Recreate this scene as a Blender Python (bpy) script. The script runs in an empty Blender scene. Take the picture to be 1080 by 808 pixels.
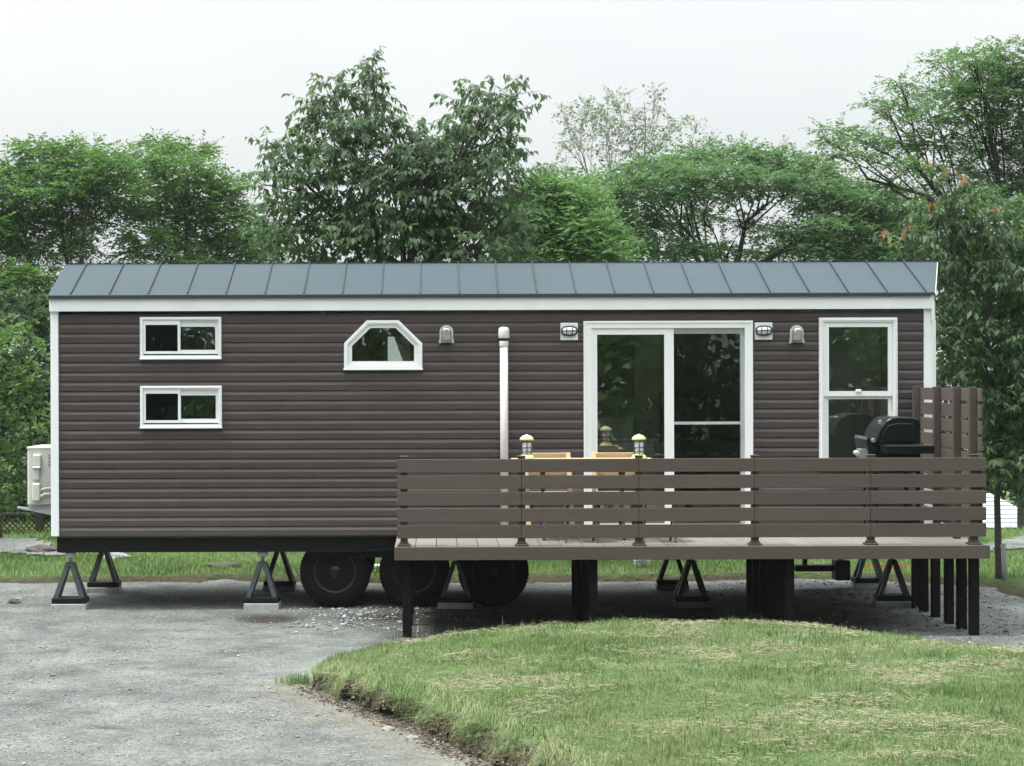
import bpy, bmesh, math, random
import numpy as np
from mathutils import Vector, Matrix

random.seed(7)
sc = bpy.context.scene
COL = sc.collection
F = 2200.0            # focal length in photo pixels (1080 wide)
CX, CY = 457.0, 403.0 # principal point
CAMY, CAMZ = -22.0, 2.39
ROLL = 0.0032

def P(px, py, d):
    """photo pixel at depth d -> world x, z"""
    a = (px - CX) * d / F
    b = (CY - py) * d / F
    return a + ROLL * b, b - ROLL * a + CAMZ
def PX(px, d): return (px - CX) * d / F
def W(px, py, d=22.0):
    return P(px, py, d)
def gd(px, py, z=0.0):
    """depth where the pixel's ray meets height z"""
    dy = (py - CY) + ROLL * (px - CX)
    return (CAMZ - z) * F / dy
def G(px, py, z=0.0):
    d = gd(px, py, z)
    return (PX(px, d), d + CAMY)

# ------------------------------------------------------------------ materials
def new_mat(name):
    m = bpy.data.materials.new(name); m.use_nodes = True
    nt = m.node_tree; nt.nodes.clear()
    out = nt.nodes.new('ShaderNodeOutputMaterial')
    return m, nt, out
def N(nt, t, **kw):
    n = nt.nodes.new(t)
    for k, v in kw.items():
        if k in n.inputs.keys() if hasattr(n.inputs, 'keys') else False: n.inputs[k].default_value = v
        else: setattr(n, k, v)
    return n
def rgba(c): return (c[0], c[1], c[2], 1.0)
def mixrgb(nt, fac, a, b, blend='MIX'):
    n = nt.nodes.new('ShaderNodeMix'); n.data_type = 'RGBA'; n.blend_type = blend
    for sock, v in ((n.inputs[0], fac), (n.inputs[6], a), (n.inputs[7], b)):
        if isinstance(v, bpy.types.NodeSocket): nt.links.new(v, sock)
        elif isinstance(v, (int, float)): sock.default_value = v
        else: sock.default_value = rgba(v)
    return n.outputs[2]
def noise(nt, vec, scale, detail=4.0, rough=0.55):
    n = nt.nodes.new('ShaderNodeTexNoise'); n.inputs['Scale'].default_value = scale
    n.inputs['Detail'].default_value = detail; n.inputs['Roughness'].default_value = rough
    if vec is not None: nt.links.new(vec, n.inputs['Vector'])
    return n.outputs['Fac']
def mapping(nt, scale=(1, 1, 1), coord='Object', rot=(0, 0, 0)):
    tc = nt.nodes.new('ShaderNodeTexCoord'); mp = nt.nodes.new('ShaderNodeMapping')
    mp.inputs['Scale'].default_value = scale; mp.inputs['Rotation'].default_value = rot
    nt.links.new(tc.outputs[coord], mp.inputs['Vector'])
    return mp.outputs['Vector']
def ramp(nt, fac, stops):
    r = nt.nodes.new('ShaderNodeValToRGB'); nt.links.new(fac, r.inputs['Fac'])
    el = r.color_ramp.elements
    while len(el) < len(stops): el.new(0.5)
    for e, (p, c) in zip(el, stops): e.position = p; e.color = rgba(c) if not isinstance(c, (int, float)) else (c, c, c, 1)
    return r.outputs['Color']
def bump(nt, h, strength, dist):
    b = nt.nodes.new('ShaderNodeBump'); b.inputs['Strength'].default_value = strength
    b.inputs['Distance'].default_value = dist; nt.links.new(h, b.inputs['Height'])
    return b.outputs['Normal']
def simple(name, c, rough=0.5, var=0.12, scale=(6, 6, 6), nscale=3.0, metal=0.0, bumps=0.0, bscale=60, spec=0.5, c2=None):
    m, nt, out = new_mat(name)
    p = nt.nodes.new('ShaderNodeBsdfPrincipled')
    v = mapping(nt, scale)
    f = noise(nt, v, nscale, 6, 0.6)
    lo = tuple(x * (1 - var) for x in c); hi = tuple(min(1, x * (1 + var)) for x in c) if c2 is None else c2
    f2 = ramp(nt, f, [(0.3, lo), (0.7, hi)])
    nt.links.new(f2, p.inputs['Base Color'])
    rr = nt.nodes.new('ShaderNodeMapRange'); rr.inputs['To Min'].default_value = max(0, rough - 0.08); rr.inputs['To Max'].default_value = min(1, rough + 0.08)
    nt.links.new(f, rr.inputs['Value']); nt.links.new(rr.outputs[0], p.inputs['Roughness'])
    p.inputs['Metallic'].default_value = metal
    p.inputs['Specular IOR Level'].default_value = spec
    if bumps:
        g = noise(nt, mapping(nt, (1, 1, 1)), bscale, 4, 0.6)
        nt.links.new(bump(nt, g, bumps, 0.004), p.inputs['Normal'])
    nt.links.new(p.outputs[0], out.inputs['Surface'])
    return m
M = {}
M['siding'] = simple('vinyl_siding', (0.069, 0.055, 0.054), 0.5, 0.16, (0.5, 2, 5), 3, spec=0.3, bumps=0.08, bscale=1.6)
def dusty(m):
    nt = m.node_tree; p = next(n for n in nt.nodes if n.type == 'BSDF_PRINCIPLED'); src = p.inputs['Base Color'].links[0].from_socket
    tc = nt.nodes.new('ShaderNodeTexCoord'); sp = nt.nodes.new('ShaderNodeSeparateXYZ'); nt.links.new(tc.outputs['Object'], sp.inputs[0])
    r = nt.nodes.new('ShaderNodeMapRange'); r.inputs['From Min'].default_value = 0.75; r.inputs['From Max'].default_value = 1.35; r.inputs['To Min'].default_value = 0.32; r.inputs['To Max'].default_value = 0.0
    nt.links.new(sp.outputs['Z'], r.inputs['Value'])
    mu = nt.nodes.new('ShaderNodeMath'); mu.operation = 'MULTIPLY'; nt.links.new(r.outputs[0], mu.inputs[0]); nt.links.new(noise(nt, mapping(nt, (1, 1, 0.6)), 4.5, 8, 0.75), mu.inputs[1])
    c = mixrgb(nt, mu.outputs[0], src, (0.22, 0.20, 0.17))
    st = ramp(nt, noise(nt, mapping(nt, (7, 1, 0.35)), 1.4, 5, 0.6), [(0.35, 0.86), (0.65, 1.08)])
    nt.links.new(mixrgb(nt, 0.22, c, st, 'MULTIPLY'), p.inputs['Base Color'])
dusty(M['siding'])
M['white'] = simple('white_vinyl', (0.86, 0.885, 0.90), 0.4, 0.04, (1.5, 1.5, 0.4), 2)
M['white2'] = simple('white_frame', (0.84, 0.87, 0.87), 0.35, 0.03, (1.2, 1.2, 1.2), 2)
M['pipe'] = simple('offwhite_pvc', (0.66, 0.65, 0.62), 0.45, 0.05, (4, 4, 0.8), 2)
M['hood'] = simple('grey_plastic', (0.55, 0.56, 0.55), 0.4, 0.08)
M['steel'] = simple('brushed_steel', (0.6, 0.61, 0.62), 0.3, 0.08, metal=0.85)
M['lampmetal'] = simple('grey_green_cast_metal', (0.05, 0.07, 0.075), 0.4, 0.1, metal=0.3)
M['black'] = simple('black_steel', (0.008, 0.009, 0.009), 0.6, 0.3, bumps=0.1, spec=0.2)
M['belly'] = simple('black_belly_board', (0.009, 0.0098, 0.0098), 0.8, 0.2, spec=0.2)
M['jack'] = simple('grey_black_painted_steel', (0.055, 0.062, 0.07), 0.45, 0.25)
M['jackblack'] = simple('black_painted_base', (0.008, 0.009, 0.009), 0.6, 0.25, spec=0.2)
M['concrete'] = simple('pale_concrete', (0.36, 0.38, 0.37), 0.9, 0.15, (8, 8, 8), 3, bumps=0.4)
M['tyre'] = simple('tyre_rubber', (0.007, 0.0075, 0.0078), 0.8, 0.3, (10, 10, 10), 3, bumps=0.1, spec=0.15)
M['rim'] = simple('dark_rim_steel', (0.016, 0.017, 0.018), 0.35, 0.2, metal=0.4)
M['rimlip'] = simple('worn_rim_lip', (0.018, 0.02, 0.02), 0.5, 0.6, nscale=8, spec=0.3)
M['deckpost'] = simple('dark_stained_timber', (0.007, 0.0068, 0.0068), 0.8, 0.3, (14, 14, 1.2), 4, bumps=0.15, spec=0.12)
M['yellow'] = simple('cream_yellow_enamel', (0.72, 0.68, 0.33), 0.4, 0.06)
M['wood'] = simple('pale_pine', (0.52, 0.36, 0.20), 0.55, 0.2, (1.5, 14, 14), 3)
M['chairmetal'] = simple('dark_brown_leg', (0.05, 0.035, 0.025), 0.5, 0.2)
M['grill'] = simple('black_enamel', (0.005, 0.007, 0.0075), 0.35, 0.15, spec=0.2)
M['ac'] = simple('ivory_sheet_metal', (0.62, 0.63, 0.58), 0.45, 0.04, (2, 2, 2), 2)
M['acgrey'] = simple('grey_fitting', (0.30, 0.31, 0.30), 0.5, 0.1)
M['galv'] = simple('galvanised_steel', (0.55, 0.60, 0.61), 0.4, 0.08, metal=0.3)
M['bark'] = simple('grey_brown_bark', (0.06, 0.052, 0.043), 0.9, 0.4, (9, 9, 2.2), 4, bumps=0.6, bscale=22)
M['bark2'] = simple('dark_bark', (0.035, 0.032, 0.028), 0.9, 0.4, (9, 9, 2.2), 4, bumps=0.5, bscale=20)
M['greybark'] = simple('pale_grey_bark', (0.16, 0.155, 0.145), 0.9, 0.3, (9, 9, 2.2), 4, bumps=0.5, bscale=20)
M['stake'] = simple('weathered_stake', (0.20, 0.22, 0.19), 0.85, 0.2, (14, 14, 1.5), 4)
M['lattice'] = simple('dark_brown_lattice', (0.03, 0.022, 0.018), 0.8, 0.3)
M['orange'] = simple('orange_plastic_mesh', (0.75, 0.17, 0.03), 0.5, 0.15)
M['rock'] = simple('field_stone', (0.07, 0.062, 0.055), 0.9, 0.35, (5, 5, 5), 3, bumps=0.6, bscale=18)
M['paleRock'] = simple('pale_slab_stone', (0.24, 0.25, 0.24), 0.85, 0.12, (5, 5, 5), 3, bumps=0.4)
M['metalroof'] = simple('pale_ribbed_roof', (0.52, 0.57, 0.60), 0.45, 0.06, (1, 1, 1), 2)
M['darkwood'] = simple('dark_brown_wood', (0.035, 0.028, 0.022), 0.7, 0.3, (8, 8, 2), 3)
M['inwall'] = simple('interior_panel', (0.66, 0.68, 0.62), 0.7, 0.08)
M['infloor'] = simple('interior_floor', (0.10, 0.075, 0.05), 0.5, 0.2, (1, 8, 1), 3)
M['cabinet'] = simple('kitchen_cabinet', (0.52, 0.56, 0.53), 0.4, 0.06)
M['darkcab'] = simple('dark_cabinet', (0.12, 0.13, 0.11), 0.4, 0.1)
M['white_lamp'] = simple('frosted_glass_shade', (0.72, 0.76, 0.77), 0.18, 0.05)
M['crate'] = simple('white_plastic', (0.7, 0.72, 0.7), 0.5, 0.05)

def mat_roof():
    m, nt, out = new_mat('slate_blue_metal_roof')
    p = nt.nodes.new('ShaderNodeBsdfPrincipled')
    v = mapping(nt, (0.5, 1.0, 1.0))
    f = noise(nt, v, 1.6, 4, 0.5)
    c = ramp(nt, f, [(0.3, (0.030, 0.050, 0.061)), (0.7, (0.036, 0.058, 0.070))])
    nt.links.new(c, p.inputs['Base Color'])
    p.inputs['Roughness'].default_value = 0.55; p.inputs['Specular IOR Level'].default_value = 0.22
    nt.links.new(bump(nt, noise(nt, mapping(nt, (0.8, 3, 3)), 2.0, 2), 0.12, 0.01), p.inputs['Normal'])
    nt.links.new(p.outputs[0], out.inputs['Surface']); return m
M['roof'] = mat_roof()
M['roofedge'] = simple('dark_roof_edge', (0.03, 0.04, 0.046), 0.4, 0.1)

def mat_composite(name, c, along=(1.2, 30, 30)):
    m, nt, out = new_mat(name)
    p = nt.nodes.new('ShaderNodeBsdfPrincipled')
    f = noise(nt, mapping(nt, along), 3, 6, 0.65)
    g = noise(nt, mapping(nt, (0.9, 0.9, 6)), 1.0, 3, 0.5)
    c1 = ramp(nt, f, [(0.25, tuple(x * 0.78 for x in c)), (0.75, tuple(x * 1.16 for x in c))])
    c2 = mixrgb(nt, 0.35, c1, ramp(nt, g, [(0.3, tuple(x * 0.85 for x in c)), (0.7, tuple(x * 1.15 for x in c))]))
    at = nt.nodes.new('ShaderNodeAttribute'); at.attribute_name = 'shade'
    c3 = mixrgb(nt, 1.0, c2, at.outputs['Color'], 'MULTIPLY')
    nt.links.new(c3, p.inputs['Base Color']); p.inputs['Roughness'].default_value = 0.72
    p.inputs['Specular IOR Level'].default_value = 0.3
    nt.links.new(bump(nt, f, 0.15, 0.003), p.inputs['Normal'])
    nt.links.new(p.outputs[0], out.inputs['Surface']); return m
M['comp'] = mat_composite('brown_composite_board', (0.100, 0.079, 0.070))
M['compv'] = mat_composite('brown_composite_post', (0.076, 0.063, 0.056), (30, 30, 1.2))
M['deck'] = mat_composite('deck_plank', (0.205, 0.188, 0.174), (30, 1.2, 30))

def mat_glass(name, tint=(0.90, 0.94, 0.91), boost=3.4):
    m, nt, out = new_mat(name)
    tr = nt.nodes.new('ShaderNodeBsdfTransparent'); tr.inputs['Color'].default_value = rgba(tint)
    gl = nt.nodes.new('ShaderNodeBsdfGlossy'); gl.inputs['Roughness'].default_value = 0.0; gl.inputs['Color'].default_value = (1, 1, 1, 1)
    nt.links.new(bump(nt, noise(nt, mapping(nt, (1, 1, 1)), 2.0, 1), 0.02, 0.02), gl.inputs['Normal'])
    fr = nt.nodes.new('ShaderNodeFresnel'); fr.inputs['IOR'].default_value = 1.5
    mu = nt.nodes.new('ShaderNodeMath'); mu.operation = 'MULTIPLY'; mu.inputs[1].default_value = boost; mu.use_clamp = True
    nt.links.new(fr.outputs[0], mu.inputs[0])
    mx = nt.nodes.new('ShaderNodeMixShader'); nt.links.new(mu.outputs[0], mx.inputs[0])
    nt.links.new(tr.outputs[0], mx.inputs[1]); nt.links.new(gl.outputs[0], mx.inputs[2])
    nt.links.new(mx.outputs[0], out.inputs['Surface']); return m
M['glass'] = mat_glass('window_glass')
M['screen'] = mat_glass('insect_screen', (0.55, 0.57, 0.57), 1.2)

def mat_leaf(name, stops, trans=0.45, rough=0.5):
    m, nt, out = new_mat(name)
    at = nt.nodes.new('ShaderNodeAttribute'); at.attribute_name = 'tint'
    c = ramp(nt, at.outputs['Fac'], stops)
    p = nt.nodes.new('ShaderNodeBsdfPrincipled'); p.inputs['Roughness'].default_value = rough
    p.inputs['Specular IOR Level'].default_value = 0.35
    nt.links.new(c, p.inputs['Base Color'])
    t = nt.nodes.new('ShaderNodeBsdfTranslucent')
    tc = mixrgb(nt, 1.0, c, (1.15, 1.32, 0.85), 'MULTIPLY'); nt.links.new(tc, t.inputs['Color'])
    mx = nt.nodes.new('ShaderNodeMixShader'); mx.inputs[0].default_value = trans
    nt.links.new(p.outputs[0], mx.inputs[1]); nt.links.new(t.outputs[0], mx.inputs[2])
    nt.links.new(mx.outputs[0], out.inputs['Surface']); return m
OR = (0.34, 0.105, 0.045)
def leafstops(c, spread=0.45, hi=None):
    lo = tuple(x * (1 - spread) for x in c); h = hi or tuple(x * (1 + spread) for x in c)
    return [(0.0, lo), (0.45, c), (0.9, h), (0.96, OR)]
M['leaf_cherry'] = mat_leaf('broad_dull_green_leaf', leafstops((0.085, 0.142, 0.072), 0.4))
M['leaf_left'] = mat_leaf('fresh_green_leaflet', leafstops((0.098, 0.185, 0.056), 0.5))
M['leaf_fluffy'] = mat_leaf('light_green_leaflet', leafstops((0.12, 0.21, 0.085), 0.45))
M['leaf_dome'] = mat_leaf('mid_green_leaflet', leafstops((0.108, 0.188, 0.088), 0.45))
M['leaf_tall'] = mat_leaf('airy_green_leaflet', leafstops((0.115, 0.2, 0.088), 0.45))
M['leaf_sparse'] = mat_leaf('grey_green_leaf', leafstops((0.21, 0.235, 0.2), 0.35))
M['leaf_orange'] = mat_leaf('drooping_green_leaf', leafstops((0.072, 0.128, 0.062), 0.5, (0.14, 0.22, 0.085)))
M['leaf_bush'] = mat_leaf('bush_leaf', leafstops((0.09, 0.165, 0.06), 0.5, (0.19, 0.27, 0.10)))
M['leaf_dark'] = mat_leaf('dark_evergreen_leaf', leafstops((0.05, 0.09, 0.045), 0.45))
M['grass'] = mat_leaf('meadow_grass', [(0.0, (0.070, 0.125, 0.042)), (0.35, (0.180, 0.262, 0.098)), (0.62, (0.25, 0.325, 0.15)), (0.85, (0.34, 0.35, 0.22)), (1.0, (0.42, 0.39, 0.28))], 0.3, 0.6)

def mat_ground():
    m, nt, out = new_mat('turf_ground')
    p = nt.nodes.new('ShaderNodeBsdfPrincipled')
    v = mapping(nt, (1, 1, 1))
    f = noise(nt, v, 0.7, 8, 0.65); g = noise(nt, v, 14, 6, 0.7)
    c = ramp(nt, f, [(0.3, (0.055, 0.10, 0.030)), (0.5, (0.085, 0.145, 0.042)), (0.72, (0.13, 0.165, 0.065))])
    c = mixrgb(nt, 0.5, c, ramp(nt, g, [(0.3, (0.04, 0.07, 0.025)), (0.7, (0.12, 0.18, 0.06))]))
    # bare soil where the turf is cut (steep) - follows a painted vertex attribute of the terrain itself
    at = nt.nodes.new('ShaderNodeAttribute'); at.attribute_name = 'soil'
    soil = ramp(nt, noise(nt, v, 22, 8, 0.7), [(0.3, (0.035, 0.027, 0.02)), (0.55, (0.08, 0.062, 0.045)), (0.8, (0.16, 0.135, 0.10))])
    c = mixrgb(nt, at.outputs['Fac'], c, soil)
    nt.links.new(c, p.inputs['Base Color']); p.inputs['Roughness'].default_value = 0.95
    p.inputs['Specular IOR Level'].default_value = 0.1
    nt.links.new(bump(nt, g, 0.9, 0.05), p.inputs['Normal'])
    nt.links.new(p.outputs[0], out.inputs['Surface']); return m
M['ground'] = mat_ground()
def mat_gravel():
    m, nt, out = new_mat('compacted_grey_gravel')
    p = nt.nodes.new('ShaderNodeBsdfPrincipled')
    v = mapping(nt, (1, 1, 1)); vs = mapping(nt, (0.55, 0.75, 1), rot=(0, 0, 0.12))
    big = noise(nt, vs, 0.55, 6, 0.6); mid = noise(nt, vs, 3.5, 8, 0.7); fine = noise(nt, v, 60, 6, 0.75)
    c = ramp(nt, big, [(0.3, (0.15, 0.157, 0.155)), (0.5, (0.195, 0.204, 0.202)), (0.7, (0.235, 0.243, 0.24))])
    c = mixrgb(nt, 0.55, c, ramp(nt, mid, [(0.25, (0.105, 0.11, 0.107)), (0.5, (0.195, 0.203, 0.2)), (0.75, (0.26, 0.268, 0.265))]))
    c = mixrgb(nt, 0.72, c, ramp(nt, fine, [(0.3, (0.055, 0.08, 0.078)), (0.5, (0.19, 0.198, 0.195)), (0.7, (0.34, 0.35, 0.345))]))
    vo = nt.nodes.new('ShaderNodeTexVoronoi'); vo.inputs['Scale'].default_value = 55; nt.links.new(v, vo.inputs['Vector'])
    sp = ramp(nt, vo.outputs['Color'], [(0.0, 0.5), (0.5, 0.98), (1.0, 1.55)])
    c = mixrgb(nt, 0.6, c, sp, 'MULTIPLY')
    pt = ramp(nt, noise(nt, mapping(nt, (0.9, 0.8, 1), rot=(0, 0, 0.2)), 1.5, 9, 0.74), [(0.34, (0.52, 0.55, 0.53)), (0.48, (0.98, 1.0, 0.98)), (0.60, (1.42, 1.43, 1.38))])
    c = mixrgb(nt, 0.85, c, pt, 'MULTIPLY')
    c = mixrgb(nt, 1.0, c, (0.76, 0.76, 0.74), 'MULTIPLY')
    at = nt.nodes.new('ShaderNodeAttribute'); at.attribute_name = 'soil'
    damp_shade = ramp(nt, mid, [(0.3, (0.018, 0.017, 0.015)), (0.7, (0.055, 0.051, 0.045))])  # dark tone for wet soil spots and for the shade painted under the deck
    c = mixrgb(nt, at.outputs['Fac'], c, damp_shade)
    st = nt.nodes.new('ShaderNodeAttribute'); st.attribute_name = 'straw'
    sfac = nt.nodes.new('ShaderNodeMath'); sfac.operation = 'MULTIPLY'; nt.links.new(st.outputs['Fac'], sfac.inputs[0])
    nt.links.new(ramp(nt, noise(nt, mapping(nt, (3, 9, 3)), 6, 8, 0.75), [(0.42, 0.0), (0.62, 0.8)]), sfac.inputs[1])
    c = mixrgb(nt, sfac.outputs[0], c, (0.24, 0.195, 0.125))
    nt.links.new(c, p.inputs['Base Color']); p.inputs['Roughness'].default_value = 0.92
    p.inputs['Specular IOR Level'].default_value = 0.2
    h = mixrgb(nt, 0.5, fine, vo.outputs['Distance'])
    nt.links.new(bump(nt, h, 1.0, 0.02), p.inputs['Normal'])
    nt.links.new(p.outputs[0], out.inputs['Surface']); return m
M['gravel'] = mat_gravel()
def mat_tinted(name, stops, rough=0.9):
    m, nt, out = new_mat(name)
    at = nt.nodes.new('ShaderNodeAttribute'); at.attribute_name = 'tint'
    p = nt.nodes.new('ShaderNodeBsdfPrincipled'); p.inputs['Roughness'].default_value = rough
    nt.links.new(ramp(nt, at.outputs['Fac'], stops), p.inputs['Base Color'])
    nt.links.new(p.outputs[0], out.inputs['Surface']); return m
M['pebble'] = mat_tinted('mixed_pebble', [(0.0, (0.06, 0.06, 0.057)), (0.5, (0.14, 0.146, 0.144)), (1.0, (0.40, 0.41, 0.40))])
M['straw'] = mat_tinted('dry_clipping', [(0.0, (0.10, 0.11, 0.055)), (0.5, (0.24, 0.22, 0.13)), (1.0, (0.40, 0.36, 0.26))])

# ------------------------------------------------------------------ mesh helpers
class MB:
    def __init__(s): s.bm = bmesh.new()
    def box(s, x0, x1, y0, y1, z0, z1, bev=0.0, shade=None):
        bm = s.bm
        vs = [bm.verts.new((x, y, z)) for x in (x0, x1) for y in (y0, y1) for z in (z0, z1)]
        fs = [bm.faces.new([vs[i] for i in q]) for q in ((0, 1, 3, 2), (4, 6, 7, 5), (0, 4, 5, 1), (2, 3, 7, 6), (0, 2, 6, 4), (1, 5, 7, 3))]
        if bev: bmesh.ops.bevel(bm, geom=list({e for f in fs for e in f.edges}), offset=bev, segments=1, affect='EDGES', profile=0.5)
        return s
    def prism(s, pts, axis, a0, a1, bev=0.0):
        """polygon in the two other axes extruded along axis ('x','y','z')"""
        bm = s.bm
        def mk(p, a):
            if axis == 'y': return (p[0], a, p[1])
            if axis == 'x': return (a, p[0], p[1])
            return (p[0], p[1], a)
        A = [bm.verts.new(mk(p, a0)) for p in pts]; B = [bm.verts.new(mk(p, a1)) for p in pts]
        n = len(pts); fs = [bm.faces.new(A), bm.faces.new(B[::-1])]
        for i in range(n): fs.append(bm.faces.new([A[i], B[i], B[(i + 1) % n], A[(i + 1) % n]]))
        bmesh.ops.recalc_face_normals(bm, faces=fs)
        if bev: bmesh.ops.bevel(bm, geom=list({e for f in fs for e in f.edges}), offset=bev, segments=1, affect='EDGES')
        return s
    def ring(s, outer, inner, y0, y1):
        """frame between two equal-length outlines in xz, extruded along y"""
        bm = s.bm; n = len(outer)
        def mk(ps, y): return [bm.verts.new((p[0], y, p[1])) for p in ps]
        o0, i0, o1, i1 = mk(outer, y0), mk(inner, y0), mk(outer, y1), mk(inner, y1)
        fs = []
        for i in range(n):
            j = (i + 1) % n
            fs += [bm.faces.new(q) for q in ([o0[i], o0[j], i0[j], i0[i]], [o1[i], i1[i], i1[j], o1[j]], [o0[i], o1[i], o1[j], o0[j]], [i0[i], i0[j], i1[j], i1[i]])]
        bmesh.ops.recalc_face_normals(bm, faces=fs); return s
    def rframe(s, x0, x1, z0, z1, wl, wr, wb, wt, y0, y1):
        return s.ring([(x0, z0), (x1, z0), (x1, z1), (x0, z1)], [(x0 + wl, z0 + wb), (x1 - wr, z0 + wb), (x1 - wr, z1 - wt), (x0 + wl, z1 - wt)], y0, y1)
    def tube(s, pts, radii, seg=8, cap=True):
        bm = s.bm; rings = []
        pts = [Vector(p) for p in pts]
        if not hasattr(radii, '__len__'): radii = [radii] * len(pts)
        ref = None
        for i, p in enumerate(pts):
            t = (pts[min(i + 1, len(pts) - 1)] - pts[max(i - 1, 0)]).normalized()
            if ref is None: ref = t.orthogonal().normalized()
            else:
                ref = (ref - t * ref.dot(t))
                ref = ref.normalized() if ref.length > 1e-5 else t.orthogonal().normalized()
            b = t.cross(ref)
            rings.append([bm.verts.new(p + (ref * math.cos(a) + b * math.sin(a)) * radii[i]) for a in [2 * math.pi * k / seg for k in range(seg)]])
        for r0, r1 in zip(rings, rings[1:]):
            for k in range(seg):
                f = bm.faces.new([r0[k], r0[(k + 1) % seg], r1[(k + 1) % seg], r1[k]]); f.smooth = True
        if cap: bm.faces.new(rings[0][::-1]); bm.faces.new(rings[-1])
        return s
    def lathe(s, prof, origin, axis='z', seg=32, smooth=True):
        bm = s.bm; rings = []; o = Vector(origin)
        for r, h in prof:
            ring = []
            for k in range(seg):
                a = 2 * math.pi * k / seg; c, n = r * math.cos(a), r * math.sin(a)
                v = (c, n, h) if axis == 'z' else ((c, h, n) if axis == 'y' else (h, c, n))
                ring.append(bm.verts.new(o + Vector(v)))
            rings.append(ring)
        fs = []
        for r0, r1 in zip(rings, rings[1:]):
            for k in range(seg):
                f = bm.faces.new([r0[k], r0[(k + 1) % seg], r1[(k + 1) % seg], r1[k]]); f.smooth = smooth; fs.append(f)
        fs.append(bm.faces.new(rings[0][::-1])); fs.append(bm.faces.new(rings[-1]))
        bmesh.ops.recalc_face_normals(bm, faces=fs)
        return s
    def beam(s, p0, p1, w, h, up=(0, 0, 1)):
        """rectangular bar from p0 to p1"""
        p0, p1 = Vector(p0), Vector(p1); t = (p1 - p0).normalized(); u = Vector(up)
        a = t.cross(u)
        a = a.normalized() if a.length > 1e-4 else t.orthogonal().normalized()
        b = a.cross(t).normalized()
        vs = [s.bm.verts.new(p + a * (sx * w / 2) + b * (sz * h / 2)) for p in (p0, p1) for sx, sz in ((-1, -1), (1, -1), (1, 1), (-1, 1))]
        fs = [s.bm.faces.new([vs[i] for i in q]) for q in ((3, 2, 1, 0), (4, 5, 6, 7), (0, 1, 5, 4), (1, 2, 6, 5), (2, 3, 7, 6), (3, 0, 4, 7))]
        bmesh.ops.recalc_face_normals(s.bm, faces=fs); return s
    def build(s, name, mat, parent=None, origin=None):
        me = bpy.data.meshes.new(name); bmesh.ops.recalc_face_normals(s.bm, faces=s.bm.faces[:])
        if origin is not None: bmesh.ops.translate(s.bm, verts=s.bm.verts[:], vec=-Vector(origin))
        s.bm.to_mesh(me); s.bm.free()
        me.materials.append(mat)
        o = bpy.data.objects.new(name, me); COL.objects.link(o)
        if origin is not None: o.location = origin
        if parent is not None:
            o.parent = parent
            pw = world_loc(parent)
            o.location = (Vector(origin) if origin is not None else Vector((0, 0, 0))) - pw
        return o
def world_loc(o):
    v = Vector(o.location)
    while o.parent is not None:
        o = o.parent; v = v + Vector(o.location)
    return v
def tag(o, label=None, cat=None, group=None, kind=None):
    if label: o['label'] = label
    if cat: o['category'] = cat
    if group: o['group'] = group
    if kind: o['kind'] = kind
    return o
def thing(name, loc, label, cat, group=None):
    o = bpy.data.objects.new(name, None); COL.objects.link(o); o.location = loc
    o.empty_display_size = 0.2
    return tag(o, label, cat, group)
def kids(o): return [c for c in bpy.data.objects if c.parent == o]
def copy_tree(o, parent=None):
    ch = kids(o)
    c = o.copy(); COL.objects.link(c); c.parent = parent
    for k in ch: copy_tree(k, c)
    return c
def np_mesh(name, V, quads=None, tris=None, mat=None, attrs=None, parent=None, smooth=False):
    me = bpy.data.meshes.new(name)
    V = np.asarray(V, np.float32).reshape(-1, 3)
    loops = []; starts = []; tot = []; pos = 0
    if quads is not None and len(quads):
        q = np.asarray(quads, np.int32).reshape(-1, 4); loops.append(q.ravel()); starts.append(np.arange(len(q)) * 4); pos = len(q) * 4
    if tris is not None and len(tris):
        t = np.asarray(tris, np.int32).reshape(-1, 3); loops.append(t.ravel()); starts.append(pos + np.arange(len(t)) * 3)
    loops = np.concatenate(loops).astype(np.int32); starts = np.concatenate(starts).astype(np.int32)
    me.vertices.add(len(V)); me.vertices.foreach_set('co', V.ravel())
    me.loops.add(len(loops)); me.loops.foreach_set('vertex_index', loops)
    me.polygons.add(len(starts)); me.polygons.foreach_set('loop_start', starts)
    me.update(calc_edges=True); me.validate()
    if smooth: me.polygons.foreach_set('use_smooth', np.ones(len(starts), bool))
    for k, a in (attrs or {}).items():
        at = me.attributes.new(k, 'FLOAT', 'POINT'); at.data.foreach_set('value', np.asarray(a, np.float32))
    if mat: me.materials.append(mat)
    o = bpy.data.objects.new(name, me); COL.objects.link(o)
    if parent is not None: o.parent = parent; o.location = -world_loc(parent)
    return o
def vnoise(x, y, s, seed=0):
    """cheap smooth 2-D value noise"""
    x = np.asarray(x, float) * s + seed * 17.31; y = np.asarray(y, float) * s + seed * 9.77
    xi, yi = np.floor(x), np.floor(y); fx, fy = x - xi, y - yi
    fx = fx * fx * (3 - 2 * fx); fy = fy * fy * (3 - 2 * fy)
    def h(a, b):
        v = np.sin(a * 127.1 + b * 311.7 + seed * 74.7) * 43758.5453
        return v - np.floor(v)
    return (h(xi, yi) * (1 - fx) + h(xi + 1, yi) * fx) * (1 - fy) + (h(xi, yi + 1) * (1 - fx) + h(xi + 1, yi + 1) * fx) * fy
def fbm(x, y, s, seed=0, o=4):
    r = 0; a = 0.5
    for i in range(o): r = r + a * vnoise(x, y, s * 2 ** i, seed + i); a *= 0.5
    return r
def sstep(x, a, b):
    t = np.clip((x - a) / (b - a), 0, 1); return t * t * (3 - 2 * t)
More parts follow.
